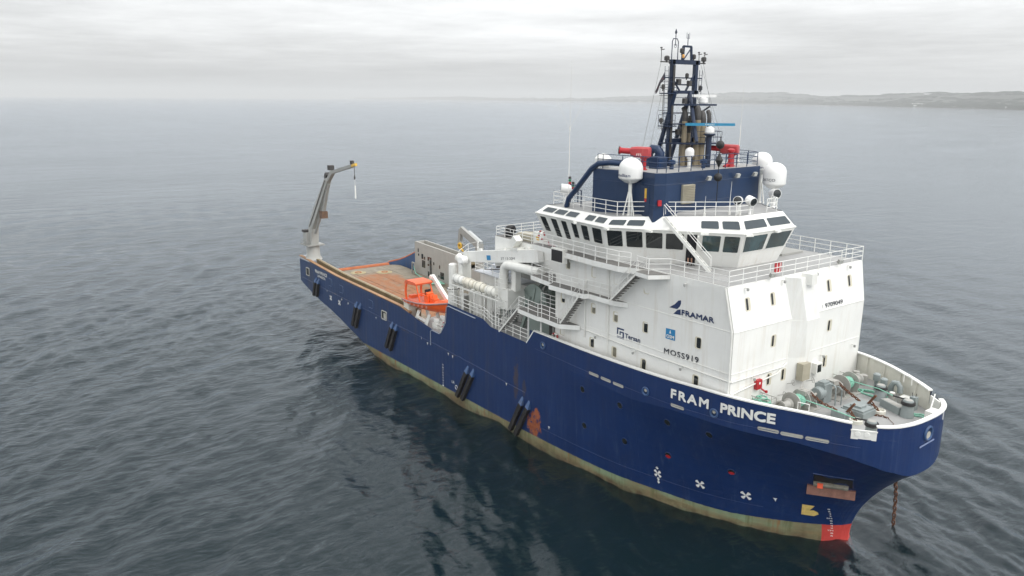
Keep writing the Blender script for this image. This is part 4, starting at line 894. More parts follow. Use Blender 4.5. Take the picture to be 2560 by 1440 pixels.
# ============================================================ wheelhouse
WB = [(-23.5,-7.25),(-16.1,-7.85),(-8.9,-2.25)]           # floor line, starboard
WE = [(-24.3,-8.15),(-15.7,-8.72),(-8.02,-2.92)]          # eave line
ZE = 20.13
WR = [(-23.6,-7.55,20.78),(-15.55,-8.05,20.84),(-8.85,-2.4,21.22)]   # roof edge
def mir(p): return [(x, -y, *r) for x, y, *r in p]
def wheelhouse():
    mb = MB(); b = [(x,y,17.57) for x, y in WB]; e = [(x,y,ZE) for x, y in WE]
    B_ = b+[(x,-y,z) for x, y, z in b][::-1]; E_ = e+[(x,-y,z) for x, y, z in e][::-1]
    for i in range(len(B_)-1):
        b0, b1, e0, e1 = (Vector(q) for q in (B_[i], B_[i+1], E_[i], E_[i+1]))
        rows = [[tuple(b0.lerp(b1, t).lerp(e0.lerp(e1, t), k)) for t in np.linspace(0, 1, 25)] for k in np.linspace(0, 1, 9)]
        mb.loft(rows, cap=False, closed=False)
    mb.add([B_[-1], B_[0], E_[0], E_[-1]], [(0,1,2,3)])
    return mb.build('wheelhouse', WHITE, SHIP)
WHEEL = wheelhouse()
SIDEW = [(.049,.156),(.22,.324),(.379,.473),(.531,.622),(.673,.78),(.829,.968)]
CHAMW = [(.012,.138),(.156,.289),(.303,.437),(.45,.59),(.713,.852),(.866,.985)]
FRONTW = [(.03,.48),(.52,.97)]
def wall_pt(A0, B0, A1, B1, t, z):      # point on the leaning wall: floor line A0-B0, eave line A1-B1
    k = (z-17.57)/(ZE-17.57); p = Vector((*A0, 17.57)).lerp(Vector((*B0, 17.57)), t); q = Vector((*A1, ZE)).lerp(Vector((*B1, ZE)), t); return p.lerp(q, k)
FRAMEW = mat('window_surround', (.72,.72,.68), .45, .06, 2)
WINB = mat('window_interior_tint', (.02,.055,.065), .10, .75, .5, spec=.8, dirt=(.09,.10,.05), damt=.6, dscale=(.4,.4,1.2))  # teal and sandy tint put into the panes for the interior behind them
def pane(w, t0, t1, z0, z1, s=1, name='window', gm=None):
    A0, B0, A1, B1 = w
    P = lambda t, z: wall_pt(A0, B0, A1, B1, t, z)
    L = (P(t1, z0)-P(t0, z0)).length; H = z1-z0; r = .09
    n = (P(t1, z0)-P(t0, z0)).cross(P(t0, z1)-P(t0, z0)).normalized(); mid = P((t0+t1)/2, (z0+z1)/2)
    if n.dot(mid-Vector((-14, 0, mid.z))) < 0: n = -n
    ring = round_rect(L, H, r, 3); k = len(ring)
    Q = lambda u, v, o, sc=0: P(t0+(u/L+.5)*(t1-t0), z0+(v/H+.5)*H)+n*o
    a = [Q(u, v, .035) for u, v in ring]; b = [Q(u*(1-.10/L), v*(1-.10/H), .035) for u, v in ring]; c = [Q(u*(1-.11/L), v*(1-.11/H), .012) for u, v in ring]; d = [Q(u, v, -.02) for u, v in ring]
    mb = MB()
    for x, y in ((d, a), (a, b), (b, c)): mb.add(x+y, [(i,(i+1) % k,k+(i+1) % k,k+i) for i in range(k)], 0)
    mb.add(c, [tuple(range(k))], 1); mb.build(name, [FRAMEW, WINB if gm == 'teal' else GLASS], WHEEL, False)
WS = (WB[0], WB[1], WE[0], WE[1]); WC = (WB[1], WB[2], WE[1], WE[2]); m2 = lambda p: (p[0], -p[1])
WF_ = (WB[2], m2(WB[2]), WE[2], m2(WE[2]))
for t0, t1 in SIDEW: pane(WS, t0, t1, 18.45 if t0 > .1 and t0 < .5 else 18.72, 19.98)
for t0, t1 in CHAMW: pane(WC, t0, t1, 18.66, 19.97, gm=None if t0 < .7 else 'teal')
for t0, t1 in FRONTW: pane(WF_, t0, t1, 18.68, 19.97, gm='teal')
for t0, t1 in CHAMW: pane(tuple(m2(p) for p in WC), t0, t1, 18.66, 19.97)
for t0, t1 in SIDEW: pane(tuple(m2(p) for p in WS), t0, t1, 18.6, 19.98)
# open doorway in the slanting front, with its frame and the door folded back
P_ = lambda t, z, o=0: wall_pt(*WC, t, z)+Vector((.62,-.78,0))*o
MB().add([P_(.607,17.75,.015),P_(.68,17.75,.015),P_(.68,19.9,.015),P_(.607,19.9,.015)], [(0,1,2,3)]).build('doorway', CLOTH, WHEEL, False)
MB().path([P_(.604,17.68,.03),P_(.604,19.95,.03),P_(.683,19.95,.03),P_(.683,17.68,.03)], .04, 5, 0, True).build('door_frame', FRAMEW, WHEEL)
MB().beam(P_(.69,17.75,.12), P_(.69,19.9,.12), .1, .5, 0, (.62,-.78,0)).build('door', WHITE2, WHEEL, False)
# visor band with skylight windows
VIS = MB(); E3 = [(x,y,ZE) for x, y in WE]
_a, _b = E3+[(x,-y,z) for x, y, z in E3][::-1], WR+mir(WR)[::-1]
for _i in range(len(_a)):
    b0, b1, e0, e1 = (Vector(q) for q in (_a[_i], _a[(_i+1) % 6], _b[_i], _b[(_i+1) % 6]))
    VIS.loft([[tuple(b0.lerp(b1, t).lerp(e0.lerp(e1, t), k)) for t in np.linspace(0, 1, 25)] for k in np.linspace(0, 1, 5)], cap=False, closed=False)
VIS = VIS.build('roof_visor', WHITE, WHEEL)
MB().path([(x+.0,y*1.0,ZE) for x, y in WE]+[(x,-y,ZE) for x, y in WE][::-1], .07, 6).build('eave_gutter', WHITE2, WHEEL)
def sky_win(A, B, C, D, t0, t1, k0=.2, k1=.72):
    A, B, C, D = map(Vector, (A, B, C, D)); P = lambda t, k: A.lerp(B, t).lerp(C.lerp(D, t), k)
    n = (B-A).cross(C-A).normalized()
    if n.dot(P(.5,.5)-Vector((-14,0,19))) < 0: n = -n
    L = (P(t1,k0)-P(t0,k0)).length; H = (P(t0,k1)-P(t0,k0)).length; ring = round_rect(L, H, min(.1, H*.35), 3); k = len(ring)
    Q = lambda u, v, o: P(t0+(u/L+.5)*(t1-t0), k0+(v/H+.5)*(k1-k0))+n*o
    mb = MB(); a = [Q(u, v, .03) for u, v in ring]; b = [Q(u*.95, v*.92, .034) for u, v in ring]; d = [Q(u, v, -.03) for u, v in ring]
    mb.add(d+a, [(i,(i+1) % k,k+(i+1) % k,k+i) for i in range(k)], 0); mb.add(a+b, [(i,(i+1) % k,k+(i+1) % k,k+i) for i in range(k)], 0); mb.add(b, [tuple(range(k))], 1); mb.build('roof_window', [FRAMEW, SKYGLASS], WHEEL, False)
for t0, t1 in ((.06,.23),(.245,.405),(.42,.58),(.70,.82),(.84,.975)): sky_win(E3[0], E3[1], WR[0], WR[1], t0, t1, .25, .8)
for t0, t1 in ((.015,.14),(.152,.285),(.70,.835),(.855,.985)): sky_win(E3[1], E3[2], WR[1], WR[2], t0, t1)
for t0, t1 in ((.03,.485),(.515,.97)): sky_win(E3[2], (E3[2][0],-E3[2][1],ZE), WR[2], (WR[2][0],-WR[2][1],WR[2][2]), t0, t1)
for i, j in ((.1,0),(.5,0)):
    pass
def roof_deck():
    mb = MB(); o = WR+mir(WR)[::-1]; c = [(-21,-6,21.1),(-13.5,-5,21.15),(-11,-2,21.2)]; c = c+mir(c)[::-1]
    mb.loft([[(x,y,z-.05) for x, y, z in o], c], cap=False); mb.add(c, [tuple(range(6))]); mb.build('roof_deck', DECK, WHEEL, False)
roof_deck()
# window wipers / lamp boxes along the eave
for w, t in ((WS,.63),(WC,.03),(WC,.73),(WF_,.08),(WF_,.62),(WC,.34)):
    p = wall_pt(*w, t, 20.02); n = (p-Vector((-14,0,p.z))); n.z = 0; n.normalize(); d = Vector((-n.y, n.x, 0)); MB().obox(p+n*.16, d*.28, n*.11, Vector((0,0,.07))).build('eave_lamp', LETTER, WHEEL, False)
rp = [(-23.3,-7.1,20.82),(-15.6,-7.55,20.86),(-14.0,-6.3,20.95)]
railing([(-23.3,-5.2,20.9)]+rp, h=1.0)
railing([(-13.5,-5.85,21.0),(-9.3,-2.3,21.2),(-9.2,-.6,21.2)], h=.95)
railing([(-9.2,1.0,21.2),(-9.3,2.3,21.2),(-10.6,3.4,21.15)], h=.95)
# gangway ladder from the lower deck up past the visor
def gangway():
    a, b = Vector((-9.0,-5.0,17.6)), Vector((-12.35,-6.15,21.0)); d = (b-a); sd = Vector((-.55,.83,0))*.3; mb = MB()
    for s in (-1, 1): mb.beam(a+sd*s, b+sd*s, .06, .2)
    s_ = mb.build('roof_ladder', WHITE2, SHIP, False)
    for k in range(1, 11): MB().beam(a.lerp(b, k/11)-sd, a.lerp(b, k/11)+sd, .2, .03).build('tread', WHITE2, s_, False)
    for s in (-1, 1): MB().path([a+sd*s*1.3+Vector((0,0,.3)), a+sd*s*1.3+Vector((0,0,.95)), b+sd*s*1.3+Vector((0,0,.95)), b+sd*s*1.3+Vector((0,0,.2))], .022, 5).build('handrail', RAILW, s_)
gangway()

# ============================================================ blue funnel casing
CS = [(-18.6,-7.25),(-17.9,-7.2),(-14.7,-6.3),(-13.15,-6.45),(-12.8,-5.65),(-13.35,5.5),(-15,6.3),(-18.6,6.6)]
CASE = MB().prism(CS, 20.6, 24.0, 0).build('funnel_casing', BLUE, SHIP, False)
MB().prism([(x*.995-.09, y*.985) for x, y in CS], 24.003, 24.02).build('casing_deck', DECK, CASE, False)
MB().path([(x,y,23.2) for x, y in CS[:6]], .02, 4).path([(x,y,21.8) for x, y in CS[:6]], .02, 4).build('casing_seam', BLUE, CASE)
rail_mesh([(-18.4,-7.0,24.02),(-17.9,-6.95,24.02),(-14.7,-6.1,24.02),(-13.2,-6.2,24.02),(-12.95,-5.55,24.02),(-13.5,5.3,24.02),(-15,6.1,24.02),(-18.4,6.35,24.02)], h=1.05).build('casing_railing', BLUE, SHIP)
# door with notices, red extinguisher box, louvre, floodlights on the casing
MB().prism([(-14.35,-6.36),(-13.6,-6.43),(-13.6,-6.36),(-14.35,-6.29)], 21.1, 23.05).build('casing_door', BLUE, CASE, False)
MB().prism([(-14.1,-6.40),(-13.9,-6.42),(-13.9,-6.38),(-14.1,-6.36)], 22.2, 22.9).build('notice', YELLOW, CASE, False)
MB().prism([(-14.1,-6.405),(-13.9,-6.425),(-13.9,-6.38),(-14.1,-6.36)], 21.95, 22.18).build('notice', RED, CASE, False)
MB().obox((-12.9,-6.12,21.95), (.05,.12,0), (.07,-.03,0), (0,0,.2)).build('extinguisher_box', RED, CASE, False)
yl = -3.35; xl = -12.8+(-.55)*(yl+5.65)/11.15
lv = MB().box((xl-.05,yl-.62,21.75), (xl+.22,yl+.62,23.1)).build('louvre_box', BEIGE, CASE, False)
for k in range(11): MB().obox((xl+.25,yl,21.84+k*.117), (.05,0,.03), (0,.56,0), (.004,0,-.008)).build('louvre_slat', BEIGE, CASE, False)
def flood(p, d, parent, name='floodlight', m=STEEL):
    p, d = Vector(p), Vector(d).normalized(); sd = d.cross(Vector((0,0,1))).normalized(); up = sd.cross(d); mb = MB()
    mb.obox(p, sd*.19, up*.15, d*.09, 0); mb.obox(p+d*.093, sd*.16, up*.12, d*.006, 1); mb.tube(p-d*.08-up*.1, p-d*.3-up*.25, .025, 5, 0); mb.build(name, [m, LAMPG], parent, False)
for y_ in (-1.3, -.2, 2.2, 4.4): flood((xl+.3-.05*y_-.12, y_, 23.45), (1,0,-.35), CASE)
# ============================================================ mast (part of the ship)
def mast():
    mb = MB(); X0 = -17.0
    for y in (-1.05, 1.52): mb.beam((X0,y,24.0), (X0,y,31.9), .30, .30)
    M = mb.build('mast', MASTB, SHIP, False)
    def part(name, m, f, smooth=True): q = MB(); f(q); q.build(name, m, M, smooth)
    part('raking_leg', MASTB, lambda q: q.tube((-16.6,-1.05,29.6), (-18.4,-1.05,24.0), .17, 8))
    part('raking_leg', MASTB, lambda q: q.tube((-17.2,1.35,29.6), (-19.2,1.5,24.0), .17, 8))
    part('raking_leg', MASTB, lambda q: q.tube((-16.9,.9,29.6), (-14.9,-.3,25.9), .15, 8))
    for z, w in ((31.75,.32),(29.55,.24),(25.95,.3)): part('crossbeam', MASTB, lambda q: q.beam((X0,-1.3,z), (X0,1.85 if z > 26 else 3.3,z), .3, w), False)
    for z in (30.6, 28.0, 27.2): part('crossbar', MASTB, lambda q: q.tube((X0,-1.9,z), (X0,2.3,z), .05, 6))
    part('knee_brace', MASTB, lambda q: (q.beam((X0,-.95,30.5),(X0,-.1,29.6),.1,.1), q.beam((X0,1.45,30.9),(X0,.5,29.6),.12,.12)), False)
    part('head_frame', MASTB, lambda q: (q.beam((X0,.0,31.9),(X0,.05,32.9),.16,.16), q.beam((X0,.05,32.9),(X0,.9,32.9),.16,.14), q.beam((X0,.9,32.9),(X0,1.0,31.9),.14,.14), q.tube((X0,.1,31.9),(X0,.9,32.8),.05,6), q.tube((X0,.5,32.9),(X0,.5,33.8),.03,6), q.tube((X0,.35,33.5),(X0,.65,33.5),.02,5), q.tube((X0,.35,33.5),(X0,.35,33.9),.015,5), q.tube((X0,.65,33.5),(X0,.65,33.9),.015,5)))
    part('loop_frame', MASTB, lambda q: (q.path([(X0,-1.2,31.9),(X0,-1.2,33.2),(X0,-1.1,33.4),(X0,-.7,33.4),(X0,-.55,33.2),(X0,-.55,31.9)],.035,6), q.tube((X0,-.85,32.9),(X0,-.85,33.9),.03,6), q.lathe((X0,-.85,33.75),[(.05,0),(.09,.1),(.02,.35)],8), q.torus((X0,-.85,32.9),(1,0,0),.13,.02,12,4)))
    part('yard', SOOT, lambda q: (q.tube((X0,-2.35,31.72),(X0,-1.0,31.72),.05,6), q.tube((X0,1.5,31.72),(X0,2.6,31.72),.05,6)))
    for y, z, s_ in ((-1.75,31.8,.2),(2.35,31.85,.2),(-2.0,29.75,.14),(2.15,29.7,.16),(-2.05,27.3,.15),(.55,30.6,.14),(1.2,32.0,.16),(-.15,32.4,.17)):
        part('signal_lamp', SOOT, lambda q: (q.lathe((X0+.05,y,z),[(s_*.7,0),(s_,.05),(s_,.28),(s_*.5,.36)],8), q.tube((X0,y,z-.12),(X0+.05,y,z),.05,5)))
    part('signal_lamp', mat('lit_orange_lamp', (.8,.4,.1), .4, .1, 4), lambda q: q.lathe((X0+.2,-.15,32.05),[(.08,0),(.1,.05),(.1,.2),(.05,.25)],8))
    for y, h in ((-2.3,.75),(1.85,.55),(2.5,.55)): part('wind_sensor', SOOT, lambda q: (q.tube((X0,y,31.7),(X0,y,31.7+h+.3),.025,5), q.lathe((X0,y-.1,31.95+h),[(.06,0),(.07,.12)],6,0,(0,1,0)), q.tube((X0-.1,y,31.8+h),(X0+.15,y+.15,31.85+h),.03,5)))
    def ladder(q, a, b, w, r=.02, step=.32):
        a, b, w = Vector(a), Vector(b), Vector(w); q.tube(a-w,b-w,r,5); q.tube(a+w,b+w,r,5); k = int((b-a).length/step)
        for i in range(1, k): p = a.lerp(b, i/k); q.tube(p-w, p+w, r*.7, 4)
    part('ladder', MASTB, lambda q: ladder(q, (X0+.25,-1.7,24.1), (X0+.1,-1.75,31.4), (0,.2,0)))
    part('ladder', MASTB, lambda q: ladder(q, (X0+.25,.5,24.4), (X0+.2,.55,29.2), (0,.18,0)))
    part('ladder', MASTB, lambda q: ladder(q, (X0+.2,1.9,29.0), (X0+.2,1.95,31.2), (0,.16,0)))
    for y in (-2.1,): part('ladder_cage', SOOT, lambda q: [q.path([(X0,-1.4,z),(X0+.2,-2.1,z),(X0-.1,-2.2,z),(X0,-1.4,z)],.02,4) for z in (26.9,28.2,29.3)]+[q.tube((X0+.2,-2.1,26.7),(X0+.2,-2.1,29.8),.025,5)])
    part('radar_platform', MASTB, lambda q: (q.prism([(-17.2,-.9),(-16.0,.3),(-15.6,2.6),(-16.6,3.2),(-17.3,1.6)],28.55,28.68), q.beam((-17,1.5,27.6),(-16.2,2.5,28.5),.12,.12)), False)
    part('platform_rail', MASTB, lambda q: rail_mesh([(-17.2,-.9,28.7),(-16.0,.3,28.7)],h=.9,n=2,mb=q,r=.02,rp=.02))
    part('platform', MASTB, lambda q: (q.prism([(-17.6,-1.6),(-15.4,-.4),(-14.6,2.2),(-16.4,3.4),(-17.6,2.4)],25.7,25.8), rail_mesh([(-15.4,-.4,25.8),(-14.6,2.2,25.8),(-16.4,3.4,25.8)],h=.85,n=2,mb=q,r=.02,rp=.02)), False)
    part('platform', MASTB, lambda q: (q.prism([(-17.3,-1.2),(-16.4,-1.2),(-16.2,1.9),(-17.3,1.9)],27.15,27.22),), False)
    part('platform', MASTB, lambda q: (q.prism([(-17.4,-1.9),(-16.6,-1.9),(-16.5,-.8),(-17.4,-.8)],27.0,27.08), rail_mesh([(-16.6,-.9,27.08),(-16.6,-1.85,27.08),(-17.4,-1.85,27.08)],h=.8,n=2,mb=q,r=.02,rp=.02)), False)
    part('platform', MASTB, lambda q: (q.prism([(-17.4,-1.9),(-16.6,-1.9),(-16.5,-.8),(-17.4,-.8)],29.4,29.48), rail_mesh([(-16.6,-.9,29.48),(-16.6,-1.85,29.48),(-17.4,-1.85,29.48)],h=.8,n=2,mb=q,r=.02,rp=.02)), False)
    for y_, z_ in ((-.6,30.3),(.2,28.9),(1.0,27.6),(-.4,26.6),(.6,30.2)): part('junction_box', SOOT, lambda q: q.box((X0+.15,y_-.16,z_-.2),(X0+.4,y_+.16,z_+.2)), False)
    part('crossbar', MASTB, lambda q: q.tube((X0,-1.0,30.1),(X0,1.5,30.1),.06,6)); part('crossbar', MASTB, lambda q: q.tube((X0,-1.0,26.6),(X0,1.5,26.6),.08,6))
    part('cable_tray', SOOT, lambda q: q.beam((X0+.2,-1.05,24.2),(X0+.2,-1.05,31.5),.2,.06), False)
    for a_, b_ in (((X0,-2.3,31.7),(-18.5,-2.6,24.2)),((X0,2.4,31.7),(-16.5,4.5,24.2)),((-17,-2.0,29.7),(-18,-2.3,24.2))): part('halyard', SOOT, lambda q: q.tube(a_,b_,.012,4))
    part('radar_column', MASTB, lambda q: (q.tube((-14.6,.75,24.0),(-14.6,.75,26.35),.2,10), q.lathe((-14.6,.75,26.3),[(.2,0),(.45,.15),(.45,.22)],12)))
mast()
def exhausts():
    for x, y, z1, r in ((-17.05,.55,27.0,.25),(-16.9,.95,27.3,.27),(-16.6,.2,28.2,.2),(-15.75,.7,28.3,.24),(-15.55,1.05,27.9,.24),(-15.2,1.35,28.0,.17)):
        mb = MB(); mb.tube((x,y,24.0),(x,y,z1-.8),r,12,0); mb.path([(x,y,z1-.8),(x,y,z1-.4),(x-.1,y+.05,z1-.05),(x-.3,y+.15,z1+.15)],r*.98,12,1); mb.build('exhaust_pipe', [EXH, SOOT], CASE)
exhausts()
def vents_on_casing():
    mb = MB(); mb.path([(-17.9,-2.2,24.0),(-17.9,-2.2,25.0),(-17.6,-2.1,25.35),(-17.2,-2.0,25.3),(-17.0,-1.9,25.0),(-17.0,-1.9,24.6)],.34,12); mb.build('vent_cowl', BLUE, CASE)
    mb = MB(); mb.path([(-15.8,-6.1,24.45),(-17.2,-6.9,24.5),(-18.1,-7.2,24.4),(-18.7,-7.3,24.0),(-20.4,-7.3,22.3),(-21.3,-7.25,21.5),(-21.6,-7.2,20.8)],.21,12); mb.build('vent_duct', BLUE, CASE)
    mb = MB(); mb.lathe((-18.7,-6.2,24.1),[(.5,0),(.62,.15),(.62,.6),(.4,.85),(.1,.95)],14); mb.build('vent_head', WHITE2, CASE)
    for x, y in ((-14.8,-3.0),(-14.2,-.2),(-15.5,4.6),(-16.8,-4.6)): MB().lathe((x,y,24.02),[(.16,0),(.16,.35),(.28,.38),(.28,.62),(.1,.7)],10).build('mushroom_vent', BLUE, CASE)
    MB().prism([(-16.2,-3.9),(-15.4,-3.7),(-15.4,-2.9),(-16.2,-3.1)],24.02,24.9).build('casing_box', BLUE, CASE, False)
vents_on_casing()

# ============================================================ radar scanners, domes, monitors
RT = Vector((.595,.803,0))
def scanner(name, loc, L, m, label, ped, z1):
    t = thing(name, label, 'radar', loc); mb = MB(); mb.lathe((0,0,0),[(.3,0),(.36,.1),(.34,.42),(.14,.5),(.14,z1)],14); mb.build('pedestal', ped, t)
    mb = MB(); d = RT*L/2; mb.obox((0,0,z1+.1),(d.x,d.y,0),(-RT.y*.11,RT.x*.11,0),(0,0,.1)); mb.build('antenna_bar', m, t, False)
    return t
rs = scanner('radar_scanner', (-14.6,.75,26.52), 3.7, RADBLUE, 'long blue radar scanner bar turning on a white pedestal', DOME, .58)
v_, f_ = fit_text('FURUNO', .7, .1); fx = Vector((RT.y,-RT.x,0)); MB().add([tuple(RT*(u-.4)+fx*.116+Vector((0,0,.63+w))) for u, w in v_], f_).build('maker_name', LETTER, rs, False)
scanner('radar_scanner', (-16.2,1.7,28.69), 1.95, mat('pale_scanner', (.82,.82,.8), .4, .05, 2), 'short white radar scanner on the upper mast platform', DOME, .5)
def dome(loc, r, h, label, txt=None, pole=1.6, ang=0.0, legs=True):
    t = thing('satellite_dome', label, 'satellite dome', loc, group='white antenna domes')
    prof = [(.22,pole-.02),(r*.5,pole+.04),(r*.97,pole+.32*r+.05),(r,pole+.42*r+.05)]
    z0 = pole+.42*r+.05; zc = pole+h-r*.92
    prof += [(r*1.0,zc)]+[(r*math.cos(a), zc+r*.92*math.sin(a)) for a in np.linspace(.15, 1.5, 9)]
    MB().lathe((0,0,0), prof, 28).build('radome', DOME, t)
    mb = MB(); mb.lathe((0,0,0),[(.2,0),(.2,.05),(.13,.1),(.13,pole)],12)
    if legs:
        for a in (0, 2.09, 4.19): mb.tube((math.cos(a)*.45,math.sin(a)*.45,0),(math.cos(a)*.1,math.sin(a)*.1,pole*.72),.05,6)
    mb.build('mount', WHITE2, t)
    MB().torus((0,0,z0), (0,0,1), r*1.0, .012, 28, 4).build('radome_joint', FRAMEW, t)
    if txt:
        v, f = fit_text(txt[0], txt[1], txt[2]); mb = MB()
        for k in range(2): mb.add([((r+.008+.003*k)*math.cos(ang+(u+.012*k)/r),(r+.008+.003*k)*math.sin(ang+(u+.012*k)/r),z0+txt[3]+w) for u, w in v], f)
        mb.build('maker_name', txt[4], t, False)
    return t
CAMA = math.atan2(-47.3+7, 25.4+15)      # bearing from the ship to the camera
dome((-15.1,-6.85,20.9), .86, 1.78, 'white antenna dome on a tripod at the starboard wheelhouse roof edge', ('intellian',1.25,.22,.05,NAVY), 2.32, CAMA-1.5)
dome((-12.1,5.7,20.85), .88, 2.0, 'white antenna dome with dark lettering on the port wheelhouse roof', ('SATCO',1.1,.2,.18,INK), 1.5, CAMA-1.35)
dome((-14.55,7.35,20.85), .80, 1.7, 'white antenna dome standing furthest outboard behind the other port dome', ('intellian',1.15,.2,.05,NAVY), 2.4, CAMA-1.45)
dome((-15.2,-.65,24.02), .34, .8, 'small white antenna dome in front of the mast on the blue casing', None, .7, 0, False)
def monitor(loc, rz, label, small=False):
    t = thing('fire_monitor', label, 'water cannon', loc, (0,0,rz), group='red fire fighting monitors'); t.scale = (.86,)*3
    MB().lathe((0,0,0),[(.34,0),(.34,.06),(.22,.08),(.22,.9),(.3,.95),(.3,1.1)],14).build('column', RED, t)
    HOODM = mat('monitor_hood', (.42,.045,.05), .45, .12, 1.5, dirt=(.55,.2,.17), damt=.35) if 'monitor_hood' not in MATS else MATS['monitor_hood']
    ring = lambda x, w, z0, z1, b: [(x,-w+b,z0),(x,w-b,z0),(x,w,z0+b),(x,w,z1-b),(x,w-b,z1),(x,-w+b,z1),(x,-w,z1-b),(x,-w,z0+b)]
    MB().loft([ring(-.55,.40,1.1,1.78,.1),ring(-.45,.5,1.02,1.9,.14),ring(.75,.5,1.05,1.92,.15),ring(1.1,.36,1.2,1.86,.14)]).build('hood', HOODM, t)
    MB().lathe((1.05,0,1.52),[(.26,0),(.24,.9),(.3,.95),(.3,1.1)],14,0,(1,0,.05)).build('barrel', RED, t)
    MB().torus((2.1,0,1.57),(1,0,.05),.34,.03,16,5).tube((2.05,.3,1.6),(2.05,.3,1.95),.02,5).build('muzzle_guard', SOOT, t)
    if small:
        v, f = fit_text('FFS', .42, .2); MB().add([(.55-u,.507,1.18+w) for u, w in v], f).build('marking', LETTER, t, False)
    return t
monitor((-15.55,-5.15,24.02), R(214), 'red fire monitor on the starboard side of the blue casing', True)
monitor((-14.3,3.2,24.02), R(208), 'red fire monitor on the port side behind the black signal shapes')
MB().tube((-13.95,1.9,24.02),(-13.95,2.5,24.3),.14,10).lathe((-13.9,2.55,24.02),[(.26,0),(.2,.1),(.2,1.1),(.3,1.15),(.3,1.3),(.12,1.4)],12).build('red_foam_pipe', RED, SHIP)
# black day shapes on their line
def day_shape(z, kind, lab):
    mb = MB()
    if kind == 'ball': mb.lathe((0,0,0),[(.30*math.sin(a),-.30*math.cos(a)) for a in np.linspace(.05,3.09,11)],16)
    else: mb.lathe((0,0,0),[(.02,-.52),(.28,0),(.02,.52)],16)
    mb.build('day_shape', BLACK, None, loc=(-11.5,-1.75,z), label=lab, cat='signal shape', group='black day shapes on a line')
day_shape(25.92,'ball','black signal ball at the top of the hanging line'); day_shape(24.84,'diamond','black signal diamond between the two balls'); day_shape(23.64,'ball','black signal ball at the bottom, in front of the casing')
MB().tube((-11.5,-1.75,21.1),(-11.5,-1.75,26.5),.03,5).tube((-11.5,-1.75,26.5),(-16.9,2.0,31.6),.008,4).build('signal_line', BLACK, None, label='thin dark line carrying the black signal shapes', cat='line')
# whip antennas
def whip(loc, h, label, r=.03):
    t = thing('whip_antenna', label, 'antenna', loc); MB().lathe((0,0,0),[(.09,0),(.09,.3),(.05,.32),(.05,.7),(.03,.75),(.026,h*.5)],8).build('base', WHITE2, t); MB().tube((0,0,h*.5),(.02,.02,h),.018,5,0,.008).build('rod', WHITE2, t); return t
w1 = whip((-22.0,-6.7,20.85), 11.0, 'very tall white whip antenna with wire arms on the wheelhouse roof')
MB().tube((0,0,5.9),(-.65,-.85,8.0),.012,4).tube((0,0,5.9),(.65,.85,8.0),.012,4).lathe((0,0,5.75),[(.04,0),(.06,.1),(.04,.3)],8).build('wire_arm', WHITE2, w1)
whip((-10.9,-3.7,21.0), 1.5, 'short white rod aerial at the roof rail by the ladder'); whip((-9.95,-2.2,21.1), 2.4, 'white aerial with a box at its foot, on the front roof rail')
whip((-9.4,-1.75,21.15), 1.0, 'bent white pipe aerial beside the searchlights'); whip((-15.0,4.9,24.02), 6.2, 'thin tall whip aerial on the port corner of the casing')
# searchlights and cameras
def searchlight(loc, d, label, m=WHITE2, k=1.0):
    t = thing('searchlight', label, 'searchlight', loc); d = Vector(d).normalized(); hp = Vector((0,0,1.0*k))
    MB().lathe((0,0,0),[(.16*k,0),(.12*k,.1),(.12*k,.75*k),(.2*k,.8*k),(.2*k,.9*k)],12).build('post', m, t)
    MB().lathe(hp-d*.35*k,[(.12*k,0),(.3*k,.12*k),(.32*k,.3*k),(.32*k,.72*k)],16,0,d).build('drum', m, t); MB().lathe(hp+d*.37*k,[(.29*k,0),(.27*k,.01)],16,0,d).build('lens', GLASS, t)
    return t
searchlight((-9.75,-1.55,21.15),(.5,-.9,.1),'white searchlight looking to starboard on the front of the roof',DOME)
searchlight((-9.35,-.75,21.15),(.95,-.2,-.25),'white searchlight with dark lens next to the first on the roof front',DOME)
searchlight((-11.2,4.55,20.95),(.9,-.4,.1),'white searchlight on a tall drum post under the port dome',DOME,1.15)
searchlight((-22.6,-6.4,20.85),(-.6,-.8,.1),'white searchlight at the after corner of the wheelhouse roof',DOME,1.2)
def nav_lamp(loc, label):
    t = thing('signal_light', label, 'signal light', loc); MB().tube((0,0,0),(0,0,1.3),.05,6).tube((0,0,1.3),(-.4,-.5,1.35),.04,6).build('bracket', BLUE, t)
    for k, c in enumerate((RED, mat('green_lens',(.02,.2,.1),.3,.1,4) if 'green_lens' not in MATS else MATS['green_lens'], SOOT)): MB().lathe((-.4,-.5,1.38+k*.2),[(.11,0),(.11,.14),(.08,.18)],10).build('lens', c, t)
nav_lamp((-20.3,-7.2,22.5-1.3+.1),'red and green signal light on a blue bracket by the duct')
nav_lamp((-20.6,-6.6,20.85),'lower red and green signal light by the roof rail')
# weathered flag on the mast halyard
def flag():
    v = []; f = []
    for i in range(9):
        for j in range(5): s, q = i/8, j/4; v.append((-17.1-.35*s-.08*math.sin(q*5+s*6), -1.75-.55*s+.07*math.sin(s*7+q*3), 31.0-1.3*s-.5*q*(1-.35*s)))
    for i in range(8):
        for j in range(4): f.append((i*5+j,(i+1)*5+j,(i+1)*5+j+1,i*5+j+1))
    v2 = [(x+.01,y+.01,z) for x, y, z in v]; f2 = [tuple(k+45 for k in q[::-1]) for q in f]
    MB().add(v+v2, f+f2).build('flag', mat('dark_flag', (.06,.055,.065), .8, .4, 1.2, dirt=(.3,.03,.05), damt=.5, dscale=(1,1,3)), None, label='dark limp flag hanging from the mast halyard', cat='flag')
flag()

